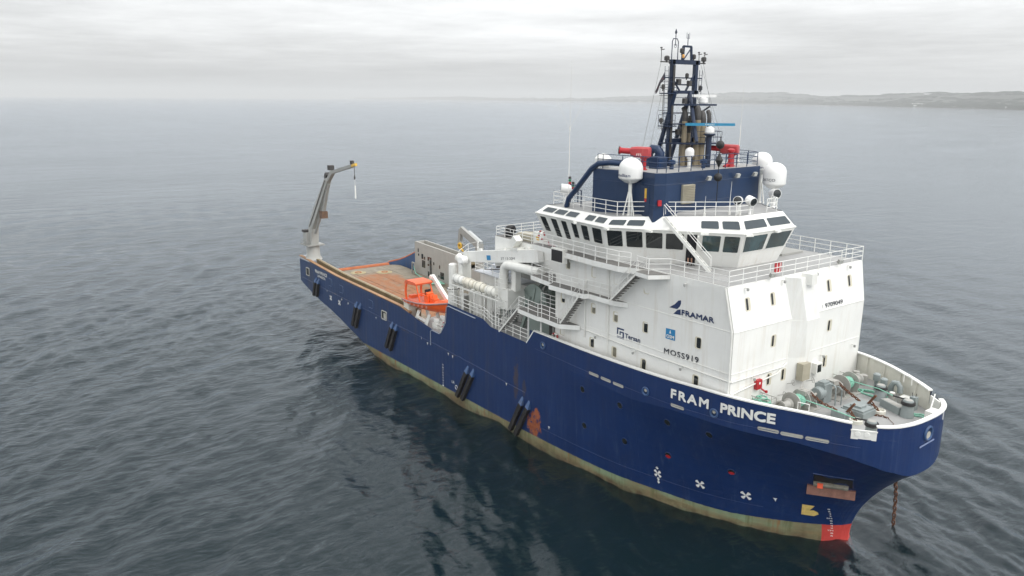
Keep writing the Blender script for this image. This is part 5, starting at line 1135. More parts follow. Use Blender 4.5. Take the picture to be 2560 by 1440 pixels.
# ============================================================ midship gear
def deck_crane():
    t = thing('deck_crane', 'white deck crane with its long boom stowed against the deckhouse', 'crane', (-38.6,-7.0,8.9))
    MB().lathe((0,0,0),[(.52,0),(.52,1.8),(.62,1.85),(.62,2.05),(.42,2.1),(.42,4.4),(.3,4.5)],18).build('pedestal', WHITE2, t)
    MB().lathe((0,0,2.02),[(.63,0),(.64,.05)],18).build('flange_ring', SOOT, t)
    MB().path([(.9,.5,2.4),(1.0,.5,4.3),(.8,.5,4.9),(.3,.4,5.2)],.42,12).box((.6,.2,3.1),(1.4,1.2,4.9)).build('king_post', WHITE2, t)
    a, b = Vector((1.2,.75,5.3)), Vector((12.6,.8,7.2)); d = (b-a).normalized(); u = d.cross(Vector((0,1,0))).normalized()*-1
    if u.z < 0: u = -u
    MB().loft([[a+u*h*s+Vector((0,w,0)) for h, w in ((-.5,-.32),(-.5,.32),(.5,.32),(.5,-.32))] if False else [tuple(q+u*h*s+Vector((0,w,0))) for h, w in ((-.55,-.32),(-.55,.32),(.55,.32),(.55,-.32))] for q, s in ((a,.85),(a.lerp(b,.45),1.0),(b,1.0))]).build('boom', WHITE, t, False)
    MB().tube(a-u*1.0+d*5,b-u*.85,.1,8).tube(a-u*1.2+d*3,b-u*1.25-d*1.5,.05,6).build('boom_cylinder', SOOT, t)
    MB().obox(a+d*9.3-u*.95,d*.9,(0,.25,0),u*.28).build('winch_box', STEEL, t, False)
    for k in (2.6, 6.4, 9.9): MB().obox(a+d*k+u*.62,d*.18,(0,.1,0),u*.12).build('boom_lug', WHITE2, t, False)
    v, f = fit_text('5T 13-20M', 2.1, .22); MB().add([tuple(a+d*(6.2+x)+u*(-.3+w)+Vector((0,-.335,0))) for x, w in v], f).build('load_marking', INK, t, False)
    MB().obox(a+d*4.3-u*.1+Vector((0,-.34,0)),d*.3,(0,.012,0),u*.22).build('marking_panel', CYAN, t, False)
    for q, r in (((1.9,.3,5.1),.44),): MB().lathe(q,[(.2,0),(r,.2),(r,.7),(.3,.9)],14,0,(.3,-1,.15)).build('lamp_drum', DOME, t)
    MB().lathe((1.75,-.25,5.15),[(.36,0),(.34,.03)],14,0,(-.9,-.4,.3)).build('lamp_face', SOOT, t)
    rail_mesh([(-.3,.9,4.6),(-.3,2.0,5.2),(1.2,2.2,5.6),(1.9,1.6,5.6)],h=1.0,n=2,mb=None).build('platform_rail', RAILW, t)
deck_crane()
def canisters():
    for k in range(4):
        x = -37.2+k*1.82; z = 12.13-.03*k
        t = thing('liferaft_canister', ('white liferaft canister at the after end of the rack','creamy liferaft canister second along the rack','cream liferaft canister third along the rack, with dark straps','white liferaft canister at the forward end of the rack')[k], 'liferaft', (x,-7.2,z), group='liferaft canisters in a rack')
        shell = mat('canister_%d' % k, ((.80,.80,.76),(.74,.70,.60),(.76,.73,.63),(.78,.77,.71))[k], .4, .06, 2, dirt=(.5,.42,.3), damt=.25)
        MB().lathe((-.83,0,0),[(.12,0),(.3,.05),(.42,.2),(.44,.4),(.44,1.26),(.42,1.46),(.3,1.61),(.12,1.66)],18,0,(1,0,0)).build('shell', shell, t)
        mb = MB()
        for q in (-.45,-.1,.3): mb.torus((q,0,0),(1,0,0),.452,.022,20,5)
        mb.build('rib', shell, t); mb = MB()
        for q in (-.28,.5): mb.torus((q,0,0),(1,0,0),.455,.014,20,4)
        mb.build('strap', INK if k == 2 else STEEL, t)
    r = thing('raft_rack', 'white steel rack of posts and ladders carrying the raft canisters', 'rack', (-34.5,-7.2,8.9))
    for k in range(5):
        x = -3.5+k*1.85; MB().path([(x,-.45,2.75),(x,-.2,2.68),(x,.2,2.68),(x,.5,2.85)],.05,6).build('cradle', WHITE2, r)
    MB().beam((-3.8,-.4,2.66),(4.3,-.4,2.58),.1,.1).beam((-3.8,.4,2.66),(4.3,.4,2.58),.1,.1).build('beam', WHITE2, r, False)
    for x in (-3.0,-1.4,.5,2.2,4.0): MB().beam((x,-.42,0),(x,-.42,2.64),.09,.09).beam((x,.42,0),(x,.42,2.62),.09,.09).build('post', WHITE2, r, False)
    for x in (-3.0,-1.35):
        mb = MB(); mb.tube((x-.22,-.55,.1),(x-.22,-.55,2.6),.035,5).tube((x+.22,-.55,.1),(x+.22,-.55,2.6),.035,5)
        for i in range(8): mb.tube((x-.22,-.55,.3+i*.3),(x+.22,-.55,.3+i*.3),.025,4)
        mb.build('ladder', RAILW, r)
canisters()
def tanks():
    for x, y, r, h, lab in ((-33.4,-5.7,.75,2.7,'white upright tank under the raft rack nearest the stair'),(-36.9,-5.6,.6,2.2,'white upright tank beside the crane pedestal')):
        t = thing('deck_tank', lab, 'tank', (x,y,8.9)); MB().lathe((0,0,0),[(r*.9,0),(r,.1),(r,h-.25),(r*.75,h-.06),(.1,h)],20).build('shell', WHITE2, t); MB().torus((0,0,h*.72),(0,0,1),r+.01,.02,20,4).build('band', WHITE2, t); MB().torus((0,0,.3),(0,0,1),r+.01,.02,20,4).build('band', WHITE2, t)
        MB().tube((r*.8,-r*.7,.1),(r*.8,-r*.7,h*.9),.06,6).build('pipe', RAILW, t)
    t = thing('deck_locker', 'white panelled locker standing between the upright tanks', 'locker', (-35.2,-5.9,8.9)); MB().box((-.75,-.5,0),(.75,.5,2.2)).build('body', WHITE2, t, False)
    for k in range(3): MB().box((-.7+k*.48,-.53,.1),(-.28+k*.48,-.5,2.1)).build('door', WHITE2, t, False)
    t = thing('grey_locker', 'blue grey steel cabinet behind the raft rack posts', 'locker', (-36.0,-4.9,8.9)); MB().box((-.7,-.4,0),(.7,.4,2.3)).build('body', VENTG, t, False); MB().box((-.6,-.43,.1),(.6,-.4,2.2)).build('door', VENTG, t, False)
tanks()
def vent_house():
    h = MB().box((-37.4,-4.6,8.9),(-30.9,.5,12.5)).build('vent_house', WHITE, SHIP, False)
    MB().box((-37.9,-5.0,12.5),(-30.6,.8,12.62)).build('platform_deck', mat('pale_deck', (.5,.52,.55), .6, .08, 1), h, False)
    MB().box((-36.6,-3.9,12.62),(-33.2,-.8,13.3)).build('hatch_cover', mat('pale_blue_grey', (.48,.51,.56), .5, .06, 1), h, False)
    railing([(-31.9,-4.9,12.62),(-37.8,-4.9,12.62),(-37.8,.7,12.62),(-30.8,.7,12.62)]); railing([(-33.2,-4.9,12.62),(-33.2,-2.9,12.62),(-30.8,-2.9,12.62)])
    t = thing('exhaust_trunk', 'thick white pipe bending over and running forward to the deckhouse', 'pipe', (-30.6,-6.7,12.6))
    MB().box((-.75,-.35,-1.9),(1.1,2.1,-.1)).build('cabinet', WHITE2, t, False); MB().path([(0,0,-.2),(0,0,1.2),(.1,0,1.7),(.4,0,2.0),(.9,0,2.1),(5.2,0,2.2)],.40,14).build('pipe', WHITE2, t); MB().lathe((5.1,0,2.2),[(.48,0),(.5,.06),(.5,.2),(.36,.24)],14,0,(1,0,.02)).build('flange', WHITE2, t)
    for z in (.4, .8, 1.2): MB().torus((0,0,z),(0,0,1),.41,.02,16,4).build('band', RAILW, t)
    MB().path([(.5,-.55,-.1),(-.5,-.55,-.1),(-.5,.5,-.1),(.5,.5,-.1)],.025,5,0,True).build('guard_ring', RAILW, t)
    t = thing('vent_post', 'square white vent post with angled cap behind the bent pipe', 'vent', (-29.4,-6.2,12.4)); MB().box((-.3,-.3,0),(.3,.3,3.7)).build('shaft', WHITE2, t, False); MB().prism([(-.5,-.45),(.7,-.45),(.7,.45),(-.5,.45)],[3.7,3.7,3.7,3.7],[3.8,4.0,4.0,3.8]).obox((-.1,0,4.4),(.3,0,.35),(0,.35,0),(.25,0,-.2)).build('cap', WHITE2, t, False)
    # caged ladder
    t = thing('caged_ladder', 'white vertical ladder with a round safety cage by the stair', 'ladder', (-30.75,-7.35,8.9)); mb = MB(); mb.tube((-.25,0,.2),(-.25,0,4.6),.035,5).tube((.25,0,.2),(.25,0,4.6),.035,5)
    for i in range(14): mb.tube((-.25,0,.4+i*.3),(.25,0,.4+i*.3),.022,4)
    mb.build('rungs', RAILW, t); mb = MB()
    for z in (1.5,2.0,2.6): mb.path([(.35,0,z),(.55,-.35,z),(1.0,-.4,z),(1.25,0,z),(1.0,.4,z),(.55,.35,z)],.025,5,0,True)
    for p in ((.55,-.35),(1.0,-.4),(1.25,0),(1.0,.4)): mb.tube((*p,1.4),(*p,2.7),.022,4)
    mb.build('cage', RAILW, t)
vent_house()
def big_winch():
    t = thing('towing_winch', 'huge grey green winch drum under the overhanging deckhouse', 'winch', (-28.2,-4.3,8.9))
    for y in (-.9, 1.6): MB().lathe((0,y,2.3),[(.4,0),(1.75,.02),(1.85,.08),(1.85,.2),(1.75,.26),(.4,.28)],32,0,(0,1,0)).build('flange', GREENG, t)
    MB().tube((0,-.7,2.3),(0,1.7,2.3),1.0,24).build('drum', GREENG, t); MB().tube((0,-1.3,2.3),(0,2.2,2.3),.25,12).build('shaft', STEEL, t)
    for x in (-1.2,1.2): MB().beam((x,-1.15,0),(x*.2,-1.15,2.3),.3,.3).build('frame', GREENG, t, False)
    for k in range(6): a = k*math.pi/3+.3; MB().beam((.35*math.cos(a),-.94,2.3+.35*math.sin(a)),(1.7*math.cos(a),-.94,2.3+1.7*math.sin(a)),.1,.05).build('spoke', GREENG, t, False)
big_winch()
def rescue_boat():
    t = thing('rescue_boat', 'bright orange rescue boat with a roll arch, cradled above the deck recess', 'boat', (-43.6,-6.75,8.45), (0,R(-3.5),R(2)))
    def sec(x, w, zk, zg, ch):
        return [(x,0,zk),(x,-w*.55,zk+.12*(zg-zk)+.05),(x,-w*.9,zk+(zg-zk)*.55),(x,-w,zg),(x,w,zg),(x,w*.9,zk+(zg-zk)*.55),(x,w*.55,zk+.12*(zg-zk)+.05)]
    st = [(-3.7,1.05,-.72,0.02),(-2.5,1.2,-.8,0.0),(-.5,1.25,-.85,.02),(1.3,1.15,-.85,.12),(2.6,.8,-.8,.27),(3.4,.4,-.62,.38),(3.95,.06,-.25,.46)]
    MB().loft([sec(x, w, zk, zg, 0) for x, w, zk, zg in st]).build('hull', ORANGE, t)
    MB().path([(x,-w-.03,zg-.03) for x, w, _, zg in st]+[(x,w+.03,zg-.03) for x, w, _, zg in st][::-1],.09,8).build('gunwale_fender', mat('grey_pink_rubber', (.35,.2,.19), .6, .25, 3), t)
    MB().prism([(-3.6,-.9),(-2.4,-1.02),(-.4,-1.05),(1.2,-.95),(2.2,-.7),(2.2,.7),(1.2,.95),(-.4,1.05),(-2.4,1.02),(-3.6,.9)],.02,.06).build('deck', mat('boat_deck', (.62,.16,.1), .6, .25, 2), t, False)
    MB().loft([[(1.9,-.85,.15),(1.9,-.5,.42),(1.9,.5,.42),(1.9,.85,.15)],[(2.7,-.72,.26),(2.7,-.4,.62),(2.7,.4,.62),(2.7,.72,.26)],[(3.8,-.12,.44),(3.8,-.06,.52),(3.8,.06,.52),(3.8,.12,.44)]]).build('bow_cover', ORANGE2, t)
    for y in (-.95,.95):
        mb = MB(); mb.loft([[(x+a,y+b,z) for a, b in ((-.13,-.06),(.13,-.06),(.13,.06),(-.13,.06))] for x, z in ((-3.0,.0),(-3.1,.9),(-2.9,1.75))]); mb.build('arch_leg', ORANGE, t, False)
        MB().beam((-1.05,y*.9,1.75),(-.5,y*.9,.05),.09,.11).build('arch_leg', ORANGE, t, False)
    MB().loft([[(-3.15,y,1.7),(-3.0,y,2.05),(-2.7,y,2.14),(-1.1,y,2.02),(-.85,y,1.9),(-.9,y,1.72)] for y in (-1.02,-.5,.5,1.02)]).build('arch_top', mat('arch_orange', (.72,.12,.04), .5, .1, 2), t)
    MB().box((-.2,-.5,.05),(.5,.5,.75)).prism([(-.1,-.35),(.3,-.35),(.3,.35),(-.1,.35)],.75,[1.05,.95,.95,1.05]).build('console', ORANGE2, t, False)
    MB().box((-.35,-.3,.7),(-.12,.3,1.3)).build('console_screen', BLACK, t, False)
    for x in (.8,1.3): MB().loft([[(x-.2,y,.05),(x+.22,y,.05),(x+.16,y,.48),(x-.1,y,.5),(x-.22,y,.9),(x-.3,y,.88)] for y in (-.28,.28)]).build('seat', ORANGE2, t, False)
    MB().torus((-1.6,.2,.55),(0,0,1),.45,.07,18,6).build('lifting_ring', ORANGE, t); MB().box((-3.5,-.4,.05),(-2.9,.4,.35)).build('engine_cover', ORANGE2, t, False)
    for k in range(6): MB().torus((-2.6+k*.75,-1.24+.02*k,-.25),(0,-1,0),.12,.012,10,4).build('grab_line', LETTER, t)
rescue_boat()
def davit():
    MB().box((-45.6,-7.93,5.6),(-38.1,-4.0,6.15)).build('boat_deck', DECK, SHIP, False)
    t = thing('boat_davit', 'white davit arm leaning over the orange rescue boat', 'davit', (-42.3,-5.2,6.15))
    MB().beam((0,0,0),(.1,0,2.6),.5,.6).build('post', WHITE2, t, False); MB().beam((.1,-.1,2.4),(-2.9,-.2,4.6),.34,.42).build('arm', WHITE2, t, False); MB().lathe((-2.95,-.45,4.5),[(.2,0),(.24,.1),(.24,.4),(.2,.5)],12,0,(0,1,0)).build('sheave', WHITE2, t); MB().tube((-2.9,-.2,4.4),(-2.9,-.6,2.7),.02,4).build('fall', SOOT, t)
    t = thing('boat_cradle', 'white steel cradle struts under the rescue boat', 'cradle', (-43.6,-7.0,6.15))
    for x in (-1.2,.9): MB().beam((x,-.8,0),(x+.35,-.5,1.35),.22,.3).beam((x,.9,0),(x+.2,.5,1.35),.22,.3).build('strut', WHITE2, t, False)
    MB().beam((-.9,-.7,.7),(1.1,-.7,.55),.2,.25).build('crossbar', WHITE2, t, False); MB().tube((1.6,.0,.7),(2.2,.2,.7),.32,14).build('winch_drum', WHITE2, t); MB().box((1.4,-.3,0),(2.4,.5,.5)).build('winch_base', WHITE2, t, False)
    t = thing('storage_bin', 'cream lidded storage bin at the end of the cargo rail', 'bin', (-46.65,-7.3,6.95)); MB().prism([(-.55,-.5),(.55,-.5),(.55,.5),(-.55,.5)],-.9,.95).build('body', CREAM, t, False)
    for k in range(4): MB().box((-.5+k*.3,-.53,-.2),(-.4+k*.3,-.5,.85)).build('rib', CREAM, t, False)
    MB().box((-.6,-.55,.95),(.6,.55,1.05)).build('lid', CREAM, t, False)
davit()
def life_ring(loc, n, label):
    t = thing('life_ring', label, 'life ring', loc); n = Vector(n).normalized(); u = Vector((0,0,1)) if abs(n.z) < .9 else Vector((1,0,0)); a = n.cross(u).normalized(); b = n.cross(a)
    for k in range(8):
        m = RED if k % 2 == 0 else LETTER; a0 = k*math.pi/4; MB().path([a*math.cos(a0+j*math.pi/20)*.33+b*math.sin(a0+j*math.pi/20)*.33 for j in range(6)],.075,8).build('segment', m, t)
life_ring((-22.25,-7.58,10.1),(0,-1,0),'red and white life ring on the house wall above the blue bulwark')
life_ring((-39.35,-7.6,7.05),(.2,-1,.2),'red and white life ring hung on the rail of the boat recess')
life_ring((-24.4,-7.4,18.2),(.1,-1,0),'red and white life ring on the after bridge wing rail')
# odds and ends on the after bridge deck
mb = MB()
for k in range(9): mb.torus((random.uniform(-.25,.25),random.uniform(-.2,.2),.45+random.uniform(-.06,.1)),(1,random.uniform(-.3,.3),random.uniform(-.2,.2)),.42,.07,18,6)
mb.build('hose_bundle', BLACK, None, loc=(-31.9,-5.0,16.82), label='coiled bundle of black hoses at the after deck rail', cat='hoses')
t = thing('deck_box', 'tan canvas covered box beside the black hoses', 'box', (-29.6,-4.8,16.8)); MB().prism([(-1,-.5),(1,-.5),(1,.5),(-1,.5)],0,[.55,.65,.7,.6]).build('cover', BEIGE, t, False)
t = thing('white_cabinet', 'white cabinet with a round yellow sign on the after deck', 'cabinet', (-27.4,-5.0,16.8)); MB().box((-.6,-.4,0),(.6,.4,1.0)).build('body', WHITE2, t, False); MB().lathe((0,-.41,.55),[(.24,0),(.24,.015)],18,0,(0,-1,0)).build('round_sign', YELLOW, t)
t = thing('gear_crates', 'red and blue gear stacked by the bridge wing', 'crates', (-25.2,-5.3,16.8))
for p, s_, m in (((0,0,.45),.42,mat('faded_red',(.35,.06,.09),.5,.2,3)),((.2,-.1,1.25),.35,MATS['faded_red']),((1.0,0,.4),.4,CYAN),((1.1,0,1.2),.38,CYAN)): MB().box((p[0]-s_,p[1]-s_,p[2]-s_),(p[0]+s_,p[1]+s_,p[2]+s_*.9)).build('crate', m, t, False)
# black display screen box at the bridge wing edge
t = thing('wing_box', 'black fronted equipment box hung under the bridge wing rail', 'box', (-20.9,-8.55,17.0)); MB().box((-.75,-.12,-.35),(.75,.3,.75)).build('case', WHITE2, t, False); MB().box((-.65,-.14,-.25),(.65,-.12,.65)).build('face', BLACK, t, False)
t = thing('red_sign', 'red board with two white stripes on the forward bridge rail', 'sign', (-5.42,-2.56,18.25)); MB().box((-.03,-.34,-.35),(.03,.34,.35)).build('board', RED, t, False)
for y in (-.12, .2): MB().box((.031,y-.03,-.36),(.036,y+.03,.36)).build('stripe', LETTER, t, False)
for y_ in (-3.45, 4.4):
    t = thing('deck_floodlight', 'floodlight tilted down on the bridge rail %s the red striped board' % ('beside' if y_ < 0 else 'well past'), 'floodlight', (-5.25,y_,17.75)); flood((.1,0,.15),(1,-.3,-.6),t,'lamp'); MB().tube((-.1,0,-.15),(0,0,.1),.03,5).build('bracket', WHITE2, t)
for y_ in (3.6,): MB().prism([(-12.5,3.9),(-9.6,3.9),(-9.6,6.6),(-12.5,6.6)],17.6,17.75).build('deck_hatch', mat('hatch_grey', (.36,.36,.34), .6, .1, 1), SHIP, False)

# ============================================================ stern and port cranes, cargo deck gear
def stern_crane():
    t = thing('stern_crane', 'grey knuckle boom crane raised at the starboard stern corner', 'crane', (-73.3,-6.9,8.1))
    LG = mat('crane_light_grey', (.38,.385,.365), .5, .1, 1, dirt=(.3,.22,.15), damt=.3)
    MB().lathe((0,0,0),[(1.15,0),(1.1,.12),(.88,.5),(.84,1.8),(1.0,1.9)],16).build('pedestal', LG, t); MB().box((-.4,-.78,.6),(.3,-.7,1.6)).build('notice', LETTER, t, False)
    MB().prism([(-1.4,-1.2),(1.1,-1.2),(1.1,1.2),(-1.4,1.2)],1.9,2.05).build('slew_platform', STEEL, t, False); rail_mesh([(1.0,-1.1,2.05),(-1.3,-1.1,2.05),(-1.3,1.1,2.05)],h=.55,n=2,r=.03,rp=.03).build('platform_rail', STEEL, t)
    MB().box((-1.0,-.9,2.1),(.1,.2,3.6)).build('cabin', LG, t, False); MB().box((-1.1,-1.0,3.6),(-.2,.1,3.9)).build('motor', SOOT, t, False)
    MB().loft([[(x+a,b,z) for a, b in ((-.5,-.5),(.5,-.5),(.5,.5),(-.5,.5))] for x, z in ((.2,2.0),(.4,3.6),(.55,4.6))]).build('king', LG, t, False)
    a, b = Vector((.3,0,4.2)), Vector((5.9,0,11.1)); d = (b-a).normalized(); u = Vector((-d.z,0,d.x))
    MB().loft([[tuple(p+u*h*s+Vector((0,w*s,0))) for h, w in ((-.5,-.38),(.5,-.38),(.5,.38),(-.5,.38))] for p, s in ((a,1.1),(a.lerp(b,.35),1.2),(b,.75))]).build('main_boom', LG, t, False)
    MB().tube((1.3,-.1,3.6),a.lerp(b,.55)-u*.75,.16,10).build('lift_cylinder', STEEL, t)
    MB().path([a+u*.0+Vector((0,-.52,.2)),a.lerp(b,.3)+Vector((0,-.5,0)),a.lerp(b,.97)+Vector((0,-.42,0))],.05,6).build('hose_run', SOOT, t)
    c = Vector((7.3,0,12.0)); MB().beam(b-d*.9,c,.45,.5).build('knuckle', STEEL, t, False); MB().obox(b+u*.4+d*.1,d*.35,(0,.3,0),u*.25).build('knuckle_motor', SOOT, t, False); MB().obox(c+Vector((-.5,0,.5)),(.35,0,0),(0,.3,0),(0,0,.3)).build('knuckle_motor', SOOT, t, False)
    e = Vector((12.9,0,13.15)); MB().beam(c-(e-c).normalized()*.4,e,.34,.38).build('jib', STEEL, t, False); MB().beam(e-Vector((.6,0,.1)),e+Vector((1.0,0,.22)),.3,.3).build('jib_head', YELLOW, t, False); MB().box((12.6,-.15,13.32),(13.1,.15,13.75)).build('jib_motor', SOOT, t, False)
    MB().tube((13.4,0,13.2),(13.4,0,11.7),.035,5).lathe((13.4,0,11.6),[(.05,0),(.12,.2),(.05,.5)],8).build('hoist_wire', SOOT, t); MB().tube((13.45,0,10.9),(13.45,0,9.4),.085,8).tube((13.42,0,11.6),(13.45,0,10.9),.02,4).build('hook_weight', LETTER, t)
    f = b-d*4.6-u*1.25; MB().beam(b-d*.6-u*.35,f,.35,.4).build('folded_arm', STEEL, t, False); MB().box((f.x-.4,-.4,f.z-.8),(f.x+.4,.4,f.z+.1)).build('tool_head', mat('rusty_tool', (.14,.08,.05), .7, .4, 3), t, False)
stern_crane()
def port_crane():
    t = thing('port_crane', 'grey knuckle crane folded down on the port rail', 'crane', (-54.8,7.1,8.2))
    MB().lathe((0,0,0),[(.6,0),(.55,.2),(.5,1.8),(.6,2.0)],14).build('pedestal', STEEL, t); MB().beam((0,0,1.9),(0,0,3.3),.7,.8).build('king', STEEL, t, False)
    MB().beam((.3,-.35,3.2),(-3.6,-.35,4.6),.42,.85).build('boom', STEEL, t, False); MB().beam((.2,.1,3.4),(-2.6,.1,4.4),.5,.35).build('boom_cover', mat('crane_pale', (.42,.44,.44), .5, .1, 1), t, False); MB().beam((-3.6,-.35,4.7),(-3.9,-.35,2.8),.4,.5).build('jib', STEEL, t, False); MB().beam((-3.8,-.5,2.9),(-2.7,-.5,2.5),.3,.6).build('jib_lower', STEEL, t, False)
    MB().torus((-3.3,-.75,2.6),(0,-1,0),.32,.14,14,6).tube((-3.3,-.75,2.5),(-2.5,-.75,2.0),.12,8).build('hook_block', YELLOW, t); MB().box((.3,-.4,1.6),(.9,.4,2.3)).build('motor', mat('motor_rust', (.2,.1,.06), .7, .3, 3), t, False)
port_crane()
def rope_pile(name, c, n, rx, ry, rz, r, m, label, seed=1, cat='rope', loops=True):
    rnd = random.Random(seed); pts = []
    for i in range(n):
        a = i*.55+rnd.uniform(-.25,.25); k = rnd.uniform(.45,1.0); pts.append((math.cos(a)*rx*k*rnd.uniform(.8,1.1), math.sin(a)*ry*k, rz*(.15+.85*rnd.random()*(1-.5*k))))
    P = resample([(p[0],p[1],p[2]) for p in pts], n*5) if False else None
    sm = []
    for i in range(n-1):
        for s in range(4):
            t = s/4; p0, p1, p2, p3 = (Vector(pts[max(0,min(n-1,i+k))]) for k in (-1,0,1,2)); sm.append(.5*((2*p1)+(-p0+p2)*t+(2*p0-5*p1+4*p2-p3)*t*t+(-p0+3*p1-3*p2+p3)*t**3))
    for p in sm: p.z = max(p.z, r)
    MB().path(sm, r, 6).build(name, m, None, loc=c, label=label, cat=cat)
rope_pile('mooring_rope', (-62.4,5.0,main_z(-62)+.01), 46, 2.4, .85, .5, .07, ROPE, 'pile of green mooring rope on the rusty deck by the grey wall', 3)
MB().path([(-64.5,5.2,5.42),(-66.5,5.3,5.4),(-68.2,5.6,5.5),(-68.6,5.6,6.1),(-68.8,5.7,6.5)],.06,6).build('mooring_rope', ROPE, None, label='green rope leading from the pile to the after corner post', cat='rope')
t = thing('corner_post', 'grey post frame with green rope at the after corner of the wall', 'post', (-69.0,5.7,5.4)); MB().beam((-.4,0,0),(-.3,0,1.5),.14,.14).beam((.4,0,0),(.3,0,1.5),.14,.14).beam((-.35,0,1.45),(.35,0,1.45),.16,.16).build('frame', STEEL, t, False)
MB().path([(-38.6,-4.4,6.2),(-40.6,-4.4,6.2),(-40.6,-4.4,8.6),(-40.4,-4.4,8.9),(-38.6,-4.4,8.9)],.16,10).build('guard_pipe', WHITE2, SHIP)

def midship_clutter():  # grey and black units added to deepen the shade behind rafts and tanks
    for k, (x, y, z, w, d, h, m, lab) in enumerate(((-37.6,-6.3,8.9,.5,.4,1.5,STEEL,'dark steel cabinet added to darken the space behind the crane pedestal'),(-34.2,-4.95,8.9,.4,.3,1.7,SOOT,'black box standing in for the dark recess between the lockers'),(-32.2,-6.6,8.9,.35,.3,.9,STEEL,'small grey box added to darken the foot of the cage ladder'),(-31.6,-5.1,8.9,.4,.35,1.4,VENTG,'blue grey hydraulic unit added to darken the space beside the stair foot'))):
        t = thing('added_dark_unit', lab, 'machinery', (x,y,z)); MB().box((-w,-d,0),(w,d,h)).build('case', m, t, False); MB().tube((-w*.5,-d-.06,.1),(-w*.5,-d-.06,h+.5),.06,8).tube((w*.4,-d-.06,.1),(w*.4,-d-.06,h+.3),.05,8).build('pipework', WHITE2, t)
    for k in range(5):
        x = -37.4+k*1.5; MB().path([(x,-6.3,8.95),(x,-6.3,9.5),(x+.5,-6.35,9.6),(x+1.2,-6.4,9.6)],.07,6).build('deck_pipe', STEEL if k % 2 else WHITE2, SHIP)
    for x_ in (-28.6,-27.2): MB().beam((x_,-5.9,11.2),(x_,-2,14.2),.25,.3).build('support_brace', GREENG, SHIP, False)
    MB().box((-31.5,-5.0,13.3),(-24.5,-4.6,13.75)).build('shadow_beam', STEEL, SHIP, False)
midship_clutter()
# ============================================================ foredeck gear
def windlass():
    t = thing('anchor_windlass', 'grey double anchor windlass with green rope drums in front of the house', 'windlass', (-3.0,.1,8.9)); t.scale = (.78,.95,.78)
    zc = .98
    MB().tube((0,-4.1,zc),(0,4.9,zc),.12,12).build('shaft', mat('shaft_light', (.5,.48,.43), .4, .1, 2), t)
    for y in (-4.75, 4.75):
        s = 1 if y > 0 else -1; MB().lathe((0,y-s*.85,zc),[(.5,0),(.34,.12),(.28,.45),(.36,.75),(.5,.85),(.52,.95),(.4,.97),(.36,.8)],20,0,(0,s,0)).build('warping_head', GEAR, t)
    for ys in ((-3.6,-2.45),(2.5,3.7)):
        for y in ys: MB().lathe((0,y-.04,zc),[(.2,0),(.92,.01),(.92,.07),(.2,.08)],28,0,(0,1,0)).build('drum_flange', GEAR, t)
        mb = MB(); k = 0; y = ys[0]+.12
        while y < ys[1]-.08: mb.torus((0,y,zc),(0,1,0),.5+.03*math.sin(k*1.7),.075,20,6); y += .125; k += 1
        mb.build('rope_winding', ROPE, t)
    for y in (-1.75, 1.75):
        MB().lathe((0,y-.2,zc),[(.62,0),(.62,.08),(.36,.16),(.36,.26),(.62,.34),(.62,.42)],20,0,(0,1,0)).build('chain_wheel', GEAR, t)
        MB().loft([[(a,y+o,z) for a, z in ((-.55,0),(.75,0),(.35,1.3),(-.3,1.3))] for o in (.42,.5)]).build('side_frame', GEAR, t, False)
        MB().box((-.3,y-.9,1.45),(.5,y-.3,1.85)).build('brake_cover', GEAR, t, False)
    for y in (-3.85,-2.2,2.25,3.95): MB().loft([[(a,y+o,z) for a, z in ((-.5,0),(.7,0),(.2,1.15),(-.2,1.15))] for o in (-.04,.04)]).build('side_frame', GEAR, t, False)
    MB().lathe((0,-.65,zc),[(.5,0),(.58,.1),(.58,.6),(.42,.8),(.3,1.1)],20,0,(0,1,0)).build('motor', VENTG, t); MB().box((-.55,-.2,0),(.45,.75,1.75)).build('gearbox', VENTG, t, False); MB().box((-.3,-.15,1.75),(.3,.55,1.95)).build('gearbox_top', VENTG, t, False)
    MB().path([(.5,.3,1.75),(.9,.3,1.8),(1.1,.3,1.6),(1.15,.35,.0)],.06,8).path([(.5,.55,1.6),(1.2,.6,1.65),(1.4,.7,1.4),(1.4,.75,.0)],.05,8).build('hydraulic_pipe', VENTG, t)
    for y0, y1 in ((-4.0,-1.1),(1.2,4.1)): MB().box((-.7,y0,0),(.9,y1,.1)).build('bed_plate', GEAR, t, False)
windlass()
def chain_links(pts, pitch=.16, r=.032, w=.075):
    mb = MB(); P = [Vector(p) for p in pts]; seg = []
    for a, b in zip(P[:-1], P[1:]):
        k = max(1, int((b-a).length/pitch)); seg += [a.lerp(b, i/k) for i in range(k)]
    seg.append(P[-1])
    for i in range(len(seg)-1):
        a, b = seg[i], seg[i+1]; d = (b-a).normalized(); u = d.cross(Vector((0,0,1)) if abs(d.z) < .9 else Vector((1,0,0))).normalized(); n = d.cross(u); s = u if i % 2 else n; m = (a+b)/2; h = pitch*.72
        mb.path([m+d*h*x+s*w*y for x, y in ((-.62,.8),(.62,.8),(1,0),(.62,-.8),(-.62,-.8),(-1,0))], r, 5, 0, True)
    return mb
